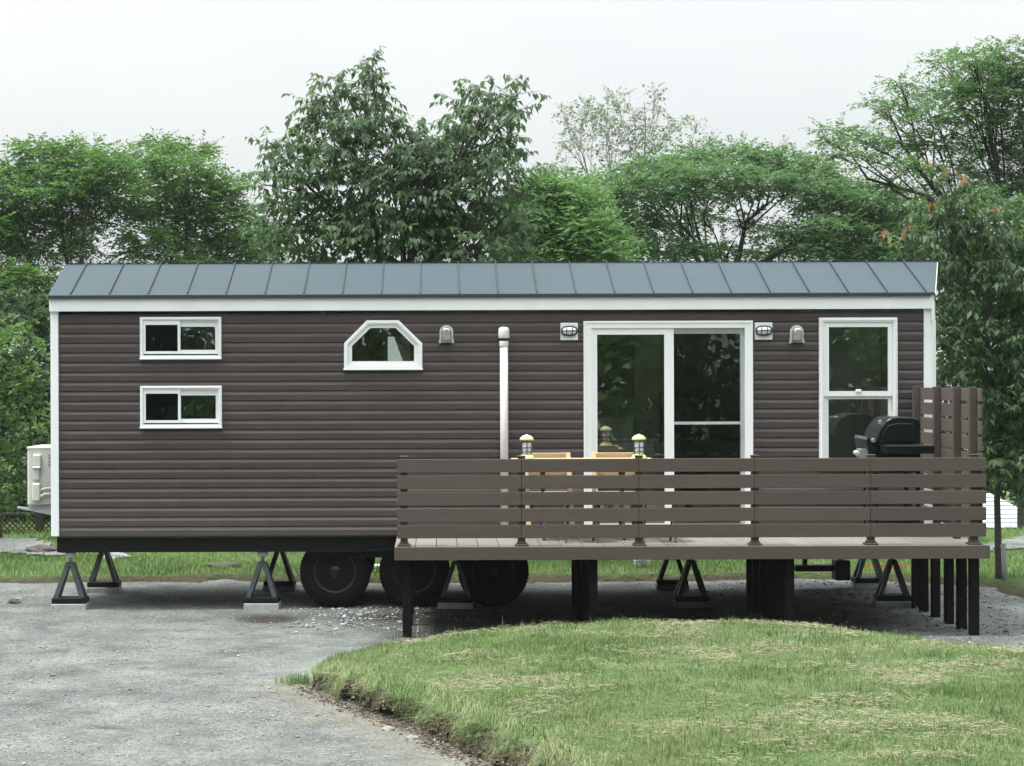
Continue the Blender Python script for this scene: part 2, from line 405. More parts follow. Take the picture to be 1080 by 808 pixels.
def inside(x, y, poly):
    x, y = np.asarray(x, float), np.asarray(y, float); r = np.zeros(x.shape, bool); n = len(poly)
    for i in range(n):
        (x0, y0), (x1, y1) = poly[i], poly[(i + 1) % n]
        c = ((y0 > y) != (y1 > y)); dy = (y1 - y0) if y1 != y0 else 1e-9
        r ^= c & (x < (x1 - x0) * (y - y0) / dy + x0)
    return r
def segdist(x, y, segs):
    d = np.full(np.shape(x), 1e9)
    for (x0, y0), (x1, y1) in segs:
        dx, dy = x1 - x0, y1 - y0; L = dx * dx + dy * dy + 1e-12
        t = np.clip(((x - x0) * dx + (y - y0) * dy) / L, 0, 1)
        d = np.minimum(d, np.hypot(x - x0 - t * dx, y - y0 - t * dy))
    return d
def loop_segs(p): return [(p[i], p[(i + 1) % len(p)]) for i in range(len(p))]

# ------------------------------------------------------------------ world, sun, camera
SUN_EL, SUN_AZ = math.radians(67), math.radians(258)   # azimuth clockwise from +Y (north)
w = bpy.data.worlds.new('World'); sc.world = w; w.use_nodes = True
nt = w.node_tree; nt.nodes.clear()
out = nt.nodes.new('ShaderNodeOutputWorld'); bg = nt.nodes.new('ShaderNodeBackground')
sky = nt.nodes.new('ShaderNodeTexSky'); sky.sky_type = 'NISHITA'; sky.sun_disc = False
sky.sun_elevation = SUN_EL; sky.sun_rotation = SUN_AZ
hs = nt.nodes.new('ShaderNodeHueSaturation'); hs.inputs['Saturation'].default_value = 0.25; nt.links.new(sky.outputs[0], hs.inputs['Color'])
tc = nt.nodes.new('ShaderNodeTexCoord'); sx = nt.nodes.new('ShaderNodeSeparateXYZ'); nt.links.new(tc.outputs['Generated'], sx.inputs[0])
mr = nt.nodes.new('ShaderNodeMapRange'); mr.inputs['From Min'].default_value = 0.0; mr.inputs['From Max'].default_value = 1.0
mr.inputs['To Min'].default_value = 4.6; mr.inputs['To Max'].default_value = 26.0     # overcast: the zenith is brighter than the horizon
pz = nt.nodes.new('ShaderNodeMath'); pz.operation = 'POWER'; pz.inputs[1].default_value = 1.6; pz.use_clamp = True; mx0 = nt.nodes.new('ShaderNodeMath'); mx0.operation = 'MAXIMUM'; mx0.inputs[1].default_value = 0.0
nt.links.new(sx.outputs['Z'], mx0.inputs[0]); nt.links.new(mx0.outputs[0], pz.inputs[0]); nt.links.new(pz.outputs[0], mr.inputs['Value'])
cl = noise(nt, mapping(nt, (1.2, 1.2, 3.5), 'Generated'), 1.5, 5, 0.55)
cr = ramp(nt, cl, [(0.3, (0.85, 0.905, 0.93)), (0.7, (1.05, 1.08, 1.085))])
mul = nt.nodes.new('ShaderNodeVectorMath'); mul.operation = 'SCALE'
nt.links.new(cr, mul.inputs[0]); nt.links.new(mr.outputs[0], mul.inputs['Scale'])
col = mixrgb(nt, 0.95, hs.outputs['Color'], mul.outputs[0])
nt.links.new(col, bg.inputs['Color']); bg.inputs['Strength'].default_value = 0.115
nt.links.new(bg.outputs[0], out.inputs['Surface'])
sd = bpy.data.lights.new('sun', 'SUN'); sd.energy = 3.0; sd.angle = math.radians(10); sd.color = (1.0, 0.97, 0.92)
so = bpy.data.objects.new('sun', sd); COL.objects.link(so)
dirv = Vector((math.sin(SUN_AZ) * math.cos(SUN_EL), math.cos(SUN_AZ) * math.cos(SUN_EL), math.sin(SUN_EL)))
so.rotation_euler = dirv.to_track_quat('Z', 'Y').to_euler(); so.location = dirv * 60
cd = bpy.data.cameras.new('camera'); cam = bpy.data.objects.new('camera', cd); COL.objects.link(cam)
cd.sensor_fit = 'HORIZONTAL'; cd.sensor_width = 36; cd.lens = 36 * F / 1080
cd.shift_x = (540 - CX) / 1080; cd.shift_y = -(404 - CY) / 1080
cd.clip_start = 0.1; cd.clip_end = 3000
R_, U_, B_ = Vector((1, 0, -ROLL)).normalized(), Vector((ROLL, 0, 1)).normalized(), Vector((0, -1, 0))
mw = Matrix((R_, U_, B_)).transposed().to_4x4(); mw.translation = Vector((0, CAMY, CAMZ)); cam.matrix_world = mw
sc.camera = cam
sc.view_settings.view_transform = 'Standard'; sc.view_settings.look = 'None'
sc.view_settings.exposure = 0.52; sc.view_settings.gamma = 1.0; sc.view_settings.use_curve_mapping = False
sc.render.engine = 'CYCLES'
sc.cycles.max_bounces = 8; sc.cycles.transparent_max_bounces = 16; sc.cycles.diffuse_bounces = 4

# ------------------------------------------------------------------ ground, gravel, bank
PAD = [(-34, -26), (-30, 2.6), (-9, 3.0), (-5, 2.95), (-1, 3.05), (2, 2.95), (4.6, 3.2), (5.6, 2.9), (6.45, 2.0), (6.7, 0.6), (8.2, -1.5), (13, -3.5), (20, -5), (20, -26)]
PADS = loop_segs(PAD)
def pad_signed(x, y):
    d = segdist(x, y, PADS); d = np.where(inside(x, y, PAD), d, -d)
    return d + (fbm(x, y, 1.7, 3) - 0.47) * 0.5 + (fbm(x, y, 6.5, 9) - 0.47) * 0.22
def ground_z(x, y):
    x = np.asarray(x, float); y = np.asarray(y, float)
    sdn = pad_signed(x, y)
    z = 0.07 - 0.16 * sstep(sdn, -0.14, 0.10)
    bumpy = (fbm(x, y, 0.35, 5) - 0.47) * 0.12 * sstep(-sdn, 0.3, 2.5)
    dip = -3.2 * sstep(y, 9.5, 22) * sstep(x, 4.5, 8.5)
    back = -1.0 * sstep(y, 14, 40)
    ridge = 0.16 * np.exp(-((y - 6.6 - 0.5 * np.sin(x * 0.7)) / 0.5) ** 2) * sstep(-x, -1.5, 1.0)   # low broken turf step behind the left half
    return z + bumpy + dip + back + ridge
def axis_vals(fine0, fine1, fs, mid0, mid1, ms, far):
    a = list(np.arange(fine0, fine1 + 1e-6, fs))
    b = list(np.arange(mid0, fine0 - 1e-6, ms)); c = list(np.arange(fine1 + ms, mid1, ms))
    lo = [mid0 - (1.5 ** k - 1) * 3 for k in range(1, 13) if mid0 - (1.5 ** k - 1) * 3 > -far]; hi = [mid1 + (1.5 ** k - 1) * 3 for k in range(0, 13) if mid1 + (1.5 ** k - 1) * 3 < far]
    return np.array(sorted(set([-far] + lo + b + a + c + hi + [far])))
def grid_mesh(name, xs, ys, zf, mat, keep=None, attrs=None):
    X, Y = np.meshgrid(xs, ys); Z = zf(X, Y); nx, ny = len(xs), len(ys)
    V = np.stack([X, Y, Z], -1).reshape(-1, 3)
    i = np.arange(nx * ny).reshape(ny, nx)
    q = np.stack([i[:-1, :-1], i[:-1, 1:], i[1:, 1:], i[1:, :-1]], -1).reshape(-1, 4)
    if keep is not None:
        k = keep(X, Y).ravel(); q = q[k[q].all(1)]
        used = np.unique(q); re = -np.ones(nx * ny, int); re[used] = np.arange(len(used)); V = V[used]; q = re[q]
    A = {k2: f(V[:, 0], V[:, 1]) for k2, f in (attrs or {}).items()}
    return np_mesh(name, V, quads=q, mat=mat, attrs=A, smooth=True)
def ground_soil(x, y):
    s = pad_signed(x, y)
    edge = sstep(s, -0.24, -0.10) * (1 - 0.3 * fbm(x, y, 5, 2))
    step = np.exp(-((y - 6.2 - 0.5 * np.sin(x * 0.7)) / 0.16) ** 2) * sstep(-x, -1.5, 1.0) * sstep(fbm(x, y, 1.2, 8), 0.35, 0.5)
    return np.clip(edge + 0.95 * step, 0, 1)
xs = axis_vals(-8, 10, 0.12, -30, 34, 0.8, 300.0); ys = axis_vals(1.5, 10, 0.1, -34, 70, 0.8, 400.0)
g = grid_mesh('ground', xs, ys, ground_z, M['ground'], attrs={'soil': ground_soil}); tag(g, kind='structure')

PIT = G(283, 651)
def pit(x, y): return np.exp(-(((x - PIT[0]) / 0.33) ** 2 + ((y - PIT[1]) / 0.42) ** 2) ** 1.5)
def pad_z(x, y):
    return (fbm(x, y, 0.5, 11) - 0.47) * 0.05 + (fbm(x, y, 3.0, 12) - 0.47) * 0.014 - 0.025 * pit(x, y) - 0.05 * sstep(-pad_signed(x, y), -0.02, 0.12)
def pad_soil_shade(x, y):
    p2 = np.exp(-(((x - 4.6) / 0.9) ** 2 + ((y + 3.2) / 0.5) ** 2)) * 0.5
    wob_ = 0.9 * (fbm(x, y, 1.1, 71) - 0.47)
    deck_shade = 0.95 * sstep(y + wob_, -3.6, -2.9) * (1 - sstep(y + wob_, 1.2, 2.2)) * sstep(x + wob_, -0.9, 0.1) * (1 - sstep(x + wob_, 3.9, 4.7)) * (0.7 + 0.5 * fbm(x, y, 3, 72))  # shade under the deck painted into the gravel, with a ragged edge
    blot = deck_shade + 0.75 * np.exp(-(((x - 0.0) / 1.8) ** 2 + ((y + 0.9) / 0.45) ** 2)) * (0.4 + fbm(x, y, 2.5, 5))
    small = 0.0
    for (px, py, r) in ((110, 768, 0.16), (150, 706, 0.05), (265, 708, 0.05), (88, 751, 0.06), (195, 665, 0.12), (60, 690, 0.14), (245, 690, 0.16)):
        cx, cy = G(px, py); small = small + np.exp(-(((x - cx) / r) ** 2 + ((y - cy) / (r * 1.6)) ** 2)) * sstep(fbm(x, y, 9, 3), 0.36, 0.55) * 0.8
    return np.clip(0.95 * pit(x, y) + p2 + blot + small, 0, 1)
BANK_B = [G(*p) for p in ((327, 726), (345, 735), (363, 744), (402, 758), (435, 768), (465, 783), (495, 798), (530, 816))] + [(0.62, -9.9), (1.0, -11.2), (1.6, -12.6), (2.6, -14.0), (4.5, -15.0)]
BANK_BACK = [(-0.96, -5.3), (-0.92, -4.7), (-0.62, -4.15), (-0.3, -3.55), (0.5, -2.98), (1.27, -2.78), (2.2, -2.74), (3.0, -2.8), (3.7, -3.05), (4.25, -3.6), (4.42, -4.1), (4.75, -4.55), (5.6, -5.0), (7.5, -5.6), (10, -6.4)]
BANK = [(10, -15.5)] + BANK_B[::-1] + BANK_BACK
STEEP = list(zip(BANK_B, BANK_B[1:])); SOFT = list(zip(BANK_BACK, BANK_BACK[1:]))
def pad_straw(x, y):
    d = segdist(x, y, STEEP); return np.clip((1 - sstep(d, 0.05, 0.75)) * (y < -3.5), 0, 1) * 0.9
pxs = np.concatenate([np.arange(-32, -6, 0.5), np.arange(-6, 9, 0.07), np.arange(9, 20, 0.5)]); pys = np.concatenate([np.arange(-26, -11, 0.4), np.arange(-11, 3.6, 0.07)])
pad = grid_mesh('gravel_yard', pxs, pys, pad_z, M['gravel'], keep=lambda x, y: pad_signed(x, y) > -0.02, attrs={'soil': pad_soil_shade, 'straw': pad_straw}); tag(pad, kind='structure')  # 'soil' here also carries the shade painted under the deck

def bank_h(x, y):
    n = (fbm(x, y, 4, 21) - 0.47)
    a = segdist(x, y, STEEP) + n * 0.2; b = segdist(x, y, SOFT) + n * 0.2
    steep = sstep(a, -0.02, 0.13); soft = 0.35 * sstep(b, 0, 0.12) + 0.65 * sstep(b, 0.0, 1.1)
    wv = np.clip((segdist(x, y, SOFT) - segdist(x, y, STEEP)) / 0.5 + 0.5, 0, 1)
    base = np.minimum(steep, 0.25 + 0.75 * soft)
    h = 0.205 * base + 0.075 * sstep(b, 0.05, 1.2) * sstep(a, 0.1, 2.0) + 0.05 * (fbm(x, y, 0.8, 22) - 0.47) * steep + 0.055 * (fbm(x, y, 2.6, 23) - 0.47) * sstep(a, 0.15, 0.4) + 0.02 * n * steep
    return h - 0.012
def bank_soil(x, y):
    a = segdist(x, y, STEEP) + (fbm(x, y, 4, 21) - 0.47) * 0.2
    return np.clip(1 - sstep(a, 0.08, 0.20), 0, 1)
bank = grid_mesh('grass_bank', np.arange(-1.1, 10.01, 0.05), np.arange(-15.5, -2.6, 0.05), bank_h, M['ground'], keep=lambda x, y: inside(x, y, BANK), attrs={'soil': bank_soil}); tag(bank, kind='structure')

rng = np.random.default_rng(11)
def blades(name, x, y, z, h, wd, tint, mat, lean=0.5, adir=None, drop=0.0):
    n = len(x); a = rng.uniform(0, 2 * np.pi, n) if adir is None else adir; b = rng.uniform(0, 2 * np.pi, n)
    lx, ly = np.cos(a), np.sin(a); sx_, sy_ = np.cos(b) * wd / 2, np.sin(b) * wd / 2
    ln = h * np.abs(rng.normal(0, lean, n)); hh = np.sqrt(np.maximum(h * h - np.minimum(ln, 0.99 * h) ** 2, (0.12 * h) ** 2))
    p0 = np.stack([x, y, z - 0.006], 1); p1 = np.stack([x + lx * ln * 0.35, y + ly * ln * 0.35, z + hh * 0.62], 1); p2 = np.stack([x + lx * ln, y + ly * ln, z + hh * (1 - drop)], 1)
    s = np.stack([sx_, sy_, np.zeros(n)], 1)
    V = np.stack([p0 - s, p0 + s, p1 + s * 0.75, p1 - s * 0.75, p2], 1).reshape(-1, 3)
    i = np.arange(n)[:, None] * 5
    return np_mesh(name, V, quads=i + np.array([[0, 1, 2, 3]]), tris=i + np.array([[3, 2, 4]]), mat=mat, attrs={'tint': np.repeat(tint, 5)})
def scatter(n, x0, x1, y0, y1): return rng.uniform(x0, x1, n), rng.uniform(y0, y1, n)
# bank grass
def in_view(x, y, pad_=0.35):
    d = y - CAMY; l = (0 - CX) * d / F - pad_; r = (1080 - CX) * d / F + pad_
    return (x > l) & (x < r)
x, y = scatter(760000, -1.0, 6.0, -10.6, -2.7)
k = inside(x, y, BANK) & in_view(x, y); x, y = x[k], y[k]
a = segdist(x, y, STEEP) + (fbm(x, y, 4, 21) - 0.47) * 0.2
k = rng.uniform(0, 1, len(x)) < (0.012 + 0.988 * sstep(a, 0.10, 0.18)); x, y = x[k], y[k]
dry = fbm(x, y, 1.1, 31); dry2 = fbm(x * 0.6, y * 1.4, 3.3, 36); thin = fbm(x, y, 2.1, 33)
worn = sstep(fbm(x, y * 1.2, 2.4, 35), 0.60, 0.72)
k = rng.uniform(0, 1, len(x)) < np.clip(0.45 + 1.4 * (thin - 0.30), 0.2, 1) * (1 - 0.8 * worn); x, y, dry, dry2, thin = x[k], y[k], dry[k], dry2[k], thin[k]
backd = segdist(x, y, SOFT); edge = np.clip(1 - backd / 0.5, 0, 1); fr = np.clip(1 - segdist(x, y, STEEP) / 0.45, 0, 1)
h = (0.026 + 0.034 * np.clip(thin - 0.25, 0, 1)) * rng.gamma(6, 1 / 6, len(x)) + 0.025 * edge * rng.uniform(0, 1, len(x)) ** 2 + 0.04 * fr * rng.uniform(0, 1, len(x)) * sstep(fbm(x, y, 2.6, 39), 0.4, 0.6)
wild = rng.uniform(0, 1, len(x)) < 0.004; h[wild] *= rng.uniform(1.6, 2.6, wild.sum())
tint = np.clip(0.31 + 1.5 * (0.25 * dry + 0.45 * dry2 + 0.3 * fbm(x, y, 9, 34) - 0.36) + rng.normal(0, 0.30, len(x)) - 0.12 * edge, 0, 1)
tag(blades('grass', x, y, bank_h(x, y), h, rng.uniform(0.003, 0.0065, len(x)), tint, M['grass'], 0.75 + 2.8 * sstep(fbm(x, y, 1.9, 37) + .3 * (fbm(x, y, 9, 38) - .47), 0.36, 0.60)), 'short half dry grass covering the raised bank in front of the deck', 'grass', kind='stuff')
tc_ = 70; tcx, tcy = scatter(tc_, -0.6, 5.6, -10.2, -3.2); k = inside(tcx, tcy, BANK); tcx, tcy = tcx[k], tcy[k]; per_ = 60
rad_ = np.repeat(rng.uniform(.03, .14, len(tcx)), per_); wx = np.repeat(tcx, per_) + rng.normal(0, 1, len(rad_)) * rad_; wy = np.repeat(tcy, per_) + rng.normal(0, 1, len(rad_)) * rad_ * 1.4
k = inside(wx, wy, BANK); wx, wy = wx[k], wy[k]; base_t = np.repeat(rng.choice([.02, .1, .22, .30], len(tcx)), per_)[k]
tag(blades('weed_tufts', wx, wy, bank_h(wx, wy), rng.uniform(.025, .07, len(wx)), rng.uniform(.005, .011, len(wx)), np.clip(base_t + rng.normal(0, .07, len(wx)), 0, 1), M['grass'], .7), 'darker weed tufts scattered through the grass of the bank', 'weeds', kind='stuff')
# dry clippings lying in wisps on the bank
cx_, cy_ = scatter(80000, -0.9, 5.8, -10.4, -3.2)
k = inside(cx_, cy_, BANK) & (rng.uniform(0, 1, len(cx_)) < sstep(fbm(cx_, cy_ * 1.3, 1.6, 44) + .25 * (fbm(cx_, cy_, 6, 45) - .47), 0.42, 0.66)) & (segdist(cx_, cy_, STEEP) > 0.1); cx_, cy_ = cx_[k], cy_[k]
def strands(name, x, y, z, L, wd, tint, mat):
    n = len(x); a = rng.uniform(0, 2 * np.pi, n); dx, dy = np.cos(a), np.sin(a); up = rng.normal(0, 0.25, n)
    p0 = np.stack([x, y, z], 1); p1 = np.stack([x + dx * L, y + dy * L, z + up * L * 0.5], 1)
    s = np.stack([-dy * wd, dx * wd, np.zeros(n)], 1); t = np.array([[0, 0, 1]]) * wd[:, None]
    V = np.stack([p0 - s, p0 + s, p1 + s, p1 - s, p0 + t, p1 + t], 1).reshape(-1, 3); i = np.arange(n)[:, None] * 6
    q = np.concatenate([i + np.array([[0, 3, 5, 4]]), i + np.array([[1, 4, 5, 2]])])
    return np_mesh(name, V, quads=q, mat=mat, attrs={'tint': np.repeat(tint, 6)})
z = bank_h(cx_, cy_) + rng.uniform(0.015, 0.05, len(cx_))
tag(strands('dry_clippings', cx_, cy_, z, rng.uniform(0.015, 0.06, len(cx_)), rng.uniform(0.0009, 0.0018, len(cx_)), rng.uniform(0.0, 0.9, len(cx_)), M['straw']), 'wisps of mown dry grass lying on the bank', 'grass clippings', kind='stuff')
sx1, sy1 = scatter(16000, -2.2, 1.0, -11, -4.5)
dd = segdist(sx1, sy1, STEEP); k = (~inside(sx1, sy1, BANK)) & (rng.uniform(0, 1, len(dd)) < np.exp(-dd / 0.28) * 0.9 * sstep(fbm(sx1, sy1, 2.2, 47), 0.32, 0.58)); sx1, sy1 = sx1[k], sy1[k]
tag(strands('straw_litter', sx1, sy1, pad_z(sx1, sy1) + 0.006, rng.uniform(0.02, 0.09, len(sx1)), rng.uniform(0.001, 0.002, len(sx1)), rng.uniform(0.1, 0.9, len(sx1)), M['straw']), 'dry grass litter strewn on the gravel along the cut bank', 'litter', kind='stuff')
# root fibres and soil crumbs on the cut face
def stones(name, x, y, z, r, tint, mat, flat=0.6):
    n = len(x)
    base = np.array([[1, 0, 0], [0.45, 0.85, 0.1], [-0.6, 0.75, -0.1], [-1, -0.1, 0.1], [-0.4, -0.9, 0], [0.6, -0.75, 0.1], [0.1, 0.1, 1], [0.3, -0.2, 0.85], [0, 0, -0.8]])
    V = base[None] * rng.uniform(0.65, 1.25, (n, len(base), 1)) * r[:, None, None]
    V[:, :, 2] *= flat; a = rng.uniform(0, 6.28, n); c, s = np.cos(a)[:, None], np.sin(a)[:, None]
    sxx = rng.uniform(0.7, 1.3, (n, 1)); X, Y = V[:, :, 0] * sxx, V[:, :, 1] / sxx
    V = np.stack([X * c - Y * s + x[:, None], X * s + Y * c + y[:, None], V[:, :, 2] + z[:, None]], -1)
    T = [[0, 1, 6], [1, 2, 6], [2, 3, 6], [3, 4, 7], [4, 5, 7], [5, 0, 7], [3, 7, 6], [0, 6, 7], [1, 0, 8], [2, 1, 8], [3, 2, 8], [4, 3, 8], [5, 4, 8], [0, 5, 8]]
    t = (np.arange(n)[:, None, None] * len(base) + np.array(T)[None]).reshape(-1, 3)
    return np_mesh(name, V.reshape(-1, 3), tris=t, mat=mat, attrs={'tint': np.repeat(tint, len(base))})
M['soilcrumb'] = mat_tinted('brown_soil_crumb', [(0.0, (0.04, 0.03, 0.02)), (0.6, (0.13, 0.10, 0.07)), (1.0, (0.30, 0.27, 0.21))])
t_ = rng.uniform(0, 1, 5200); seg = rng.integers(0, 9, 5200)
b0 = np.array(BANK_B)[seg]; b1 = np.array(BANK_B)[seg + 1]; q = b0 + (b1 - b0) * t_[:, None] + rng.normal(0, 0.07, (5200, 2))
zz = np.where(inside(q[:, 0], q[:, 1], BANK), bank_h(q[:, 0], q[:, 1]), pad_z(q[:, 0], q[:, 1]))
tag(stones('soil_crumbs', q[:, 0], q[:, 1], zz, 0.004 + 0.016 * rng.uniform(0, 1, 5200) ** 3, rng.uniform(0, 1, 5200) ** 2.2, M['soilcrumb'], 0.8), 'brown soil crumbs and small stones on the cut face of the bank', 'soil', kind='stuff')
# hanging dry roots on the cut face
rt = rng.uniform(0, 1, 6000); seg = rng.integers(0, 9, 6000); b0 = np.array(BANK_B)[seg]; b1 = np.array(BANK_B)[seg + 1]
q = b0 + (b1 - b0) * rt[:, None]; nrm = np.stack([-(b1 - b0)[:, 1], (b1 - b0)[:, 0]], 1); nrm /= np.linalg.norm(nrm, axis=1)[:, None] + 1e-9
ins = inside(q[:, 0] + nrm[:, 0] * 0.1, q[:, 1] + nrm[:, 1] * 0.1, BANK); nrm[~ins] *= -1
q = q + nrm * rng.uniform(0.02, 0.16, (6000, 1)); zq = bank_h(q[:, 0], q[:, 1])
out_ = np.arctan2(-nrm[:, 1], -nrm[:, 0]) + rng.normal(0, .6, 6000)
o = blades('hanging_roots', q[:, 0], q[:, 1], zq, rng.uniform(0.02, 0.07, 6000), rng.uniform(0.0007, 0.0018, 6000), np.where(rng.uniform(0, 1, 6000) < .75, rng.uniform(.8, 1, 6000), rng.uniform(.1, .6, 6000)) , M['grass'], 1.5, out_, 1.4)
tag(o, 'dry hanging grass and roots along the cut edge of the bank', 'grass', kind='stuff')
nn = 13000; rt = rng.uniform(0, 1, nn); seg = rng.integers(0, 9, nn); b0 = np.array(BANK_B)[seg]; b1 = np.array(BANK_B)[seg + 1]
q = b0 + (b1 - b0) * rt[:, None]; nr2 = np.stack([-(b1 - b0)[:, 1], (b1 - b0)[:, 0]], 1); nr2 /= np.linalg.norm(nr2, axis=1)[:, None] + 1e-9
ins = inside(q[:, 0] + nr2[:, 0] * 0.1, q[:, 1] + nr2[:, 1] * 0.1, BANK); nr2[~ins] *= -1
q = q + nr2 * (0.05 + 0.20 * rng.uniform(0, 1, (nn, 1))); k = rng.uniform(0, 1, nn) < 0.12 + sstep(fbm(q[:, 0], q[:, 1], 3.2, 81), 0.36, 0.56); q, nr2 = q[k], nr2[k]; nn = len(q)
tag(blades('overhanging_grass', q[:, 0], q[:, 1], bank_h(q[:, 0], q[:, 1]), rng.uniform(0.05, 0.16, nn), rng.uniform(0.003, 0.007, nn), np.clip(0.3 + 1.2 * (fbm(q[:, 0], q[:, 1], 2.3, 82) - .3) + rng.normal(0, 0.22, nn), 0, 1), M['grass'], 0.9, np.arctan2(-nr2[:, 1], -nr2[:, 0]) + rng.normal(0, .7, nn), 0.95), 'longer grass tufts hanging over the cut edge of the bank', 'grass', kind='stuff')
# verge grass behind the yard and on the lawn to the right
vx, vy = scatter(150000, -8.5, 11.5, 2.4, 13.5)
k = (pad_signed(vx, vy) < -0.03) & in_view(vx, vy, 0.6); vx, vy = vx[k], vy[k]
k = (rng.uniform(0, 1, len(vx)) > 0.92 * ground_soil(vx, vy)) & (rng.uniform(0, 1, len(vx)) < np.clip(1.25 - 0.06 * (vy - 2.5), 0.5, 1)); vx, vy = vx[k], vy[k]
PATHL = [(-14, 9.6), (-8.0, 8.0), (-6.0, 6.2), (-5.0, 5.75), (-4.75, 5.85), (-5.2, 6.6), (-6.2, 7.9), (-8.5, 10.2), (-14, 12.5)]
PATHR = [(7.3, 5.6), (8.2, 6.4), (9.2, 7.6), (11, 9.2), (15, 11.5), (15, 13.0), (10.6, 10.8), (8.8, 9.0), (7.9, 7.6), (7.2, 6.4)]
k = ~(inside(vx, vy, PATHL) | inside(vx, vy, PATHR)); vx, vy = vx[k], vy[k]
nearf = np.clip(1.5 - (vy - 2.8), 0, 1)
vh = (0.028 + 0.045 * fbm(vx, vy, 1.3, 51) + 0.022 * nearf) * rng.gamma(5, 0.2, len(vx))
vt = np.clip(0.10 + 0.95 * (fbm(vx, vy, 0.9, 52) - 0.25) + 0.10 * nearf + rng.normal(0, 0.11, len(vx)), 0, 0.9)
tag(blades('verge_grass', vx, vy, ground_z(vx, vy), vh, rng.uniform(0.008, 0.016, len(vx)), vt, M['grass'], 0.75), 'green grass of the verge and lawn behind the mobile home', 'grass', kind='stuff')
# tuft at the foot of the bank, and tall stems along the back
tx, ty = G(312, 722); n = 260
tag(blades('grass_tuft', tx + rng.normal(0, 0.07, n), ty + rng.normal(0, 0.05, n), np.full(n, 0.0), rng.uniform(0.05, 0.13, n), rng.uniform(0.004, 0.007, n), np.clip(rng.normal(0.3, 0.12, n), 0, 1), M['grass'], 0.7), 'small green grass tuft on the gravel beside the bank corner', 'grass tuft')
n = 170; wx = rng.uniform(-0.6, 4.4, n); wy = np.interp(wx, [p[0] for p in BANK_BACK[2:11]], [p[1] for p in BANK_BACK[2:11]]) - rng.uniform(0.02, 0.25, n)
tag(blades('tall_grass_stems', wx, wy, bank_h(wx, wy), rng.uniform(0.08, 0.19, n), np.full(n, 0.004), rng.uniform(0.35, 1.0, n), M['grass'], 0.35), 'thin tall grass stems along the back edge of the bank', 'grass', kind='stuff')
# pebbles
n = 60000; d_ = rng.uniform(12.0, 25.0, n); pxx = rng.uniform(-20, 700, n); x = PX(pxx, d_); y = d_ + CAMY
k = ~inside(x, y, BANK) & (pad_signed(x, y) > 0.03) & (rng.uniform(0, 1, n) < 0.25 + 1.1 * sstep(fbm(x, y, 1.3, 61), 0.35, 0.6)); x, y = x[k], y[k]; n = len(x)
r = 0.0025 + 0.010 * rng.uniform(0, 1, n) ** 4 + 0.012 * (rng.uniform(0, 1, n) < .006)
tag(stones('pebbles', x, y, pad_z(x, y) + r * 0.2, r, np.clip(rng.normal(0.78, 0.2, n), 0, 1), M['pebble'], 0.4), 'loose grey pebbles scattered over the gravel yard', 'pebbles', kind='stuff')
n = 620; ppx = np.clip(rng.normal(372, 34, n), 285, 440); ppy = rng.uniform(639, 668, n)
gg = np.array([G(a_, b_) for a_, b_ in zip(ppx, ppy)]); r = 0.006 + 0.026 * rng.uniform(0, 1, n) ** 3
tag(stones('stone_chips', gg[:, 0], gg[:, 1], pad_z(gg[:, 0], gg[:, 1]) + r * 0.15, r, np.clip(rng.normal(0.78, 0.2, n), 0, 1), M['pebble'], 0.5), 'pale broken stone chips scattered in front of the wheels', 'stone chips', kind='stuff')
n = 5200; x = rng.uniform(2.6, 7.4, n); y = rng.uniform(-4.8, 2.9, n); k = ~inside(x, y, BANK) & (pad_signed(x, y) > 0.05); x, y = x[k], y[k]; n = len(x)
r = 0.004 + 0.022 * rng.uniform(0, 1, n) ** 3
tag(stones('rubble', x, y, pad_z(x, y) + r * 0.2, r, np.clip(rng.normal(0.5, 0.25, n), 0, 1), M['pebble']), 'grey rubble around the row of deck posts', 'rubble', kind='stuff')
def strip(name, poly, dz, mat):
    xs_ = np.arange(min(p[0] for p in poly), max(p[0] for p in poly) + .2, 0.12); ys_ = np.arange(min(p[1] for p in poly), max(p[1] for p in poly) + .2, 0.12)
    o = grid_mesh(name, xs_, ys_, lambda a, b: ground_z(a, b) + dz, mat, keep=lambda a, b: inside(a, b, poly), attrs={'soil': lambda a, b: a * 0, 'straw': lambda a, b: a * 0})
    tag(o, kind='structure'); return o
strip('gravel_path', PATHL, 0.02, M['gravel']); strip('path', PATHR, 0.02, M['gravel'])

# ------------------------------------------------------------------ mobile home
HL, HR = PX(54, 22.0), 5.262     # wall ends
home = thing('mobile_home', (0.6, 1.1, 0), 'long brown clapboard mobile home on wheels with white trim and a blue grey metal roof', 'mobile home')
ZB = W(300, 565)[1]; ZT = W(500, 330)[1]
def rect(px0, py0, px1, py1, d=22.0):
    xm = (px0 + px1) / 2
    return PX(px0, d), PX(px1, d), P(xm, py1, d)[1], P(xm, py0, d)[1]   # x0 x1 z0 z1
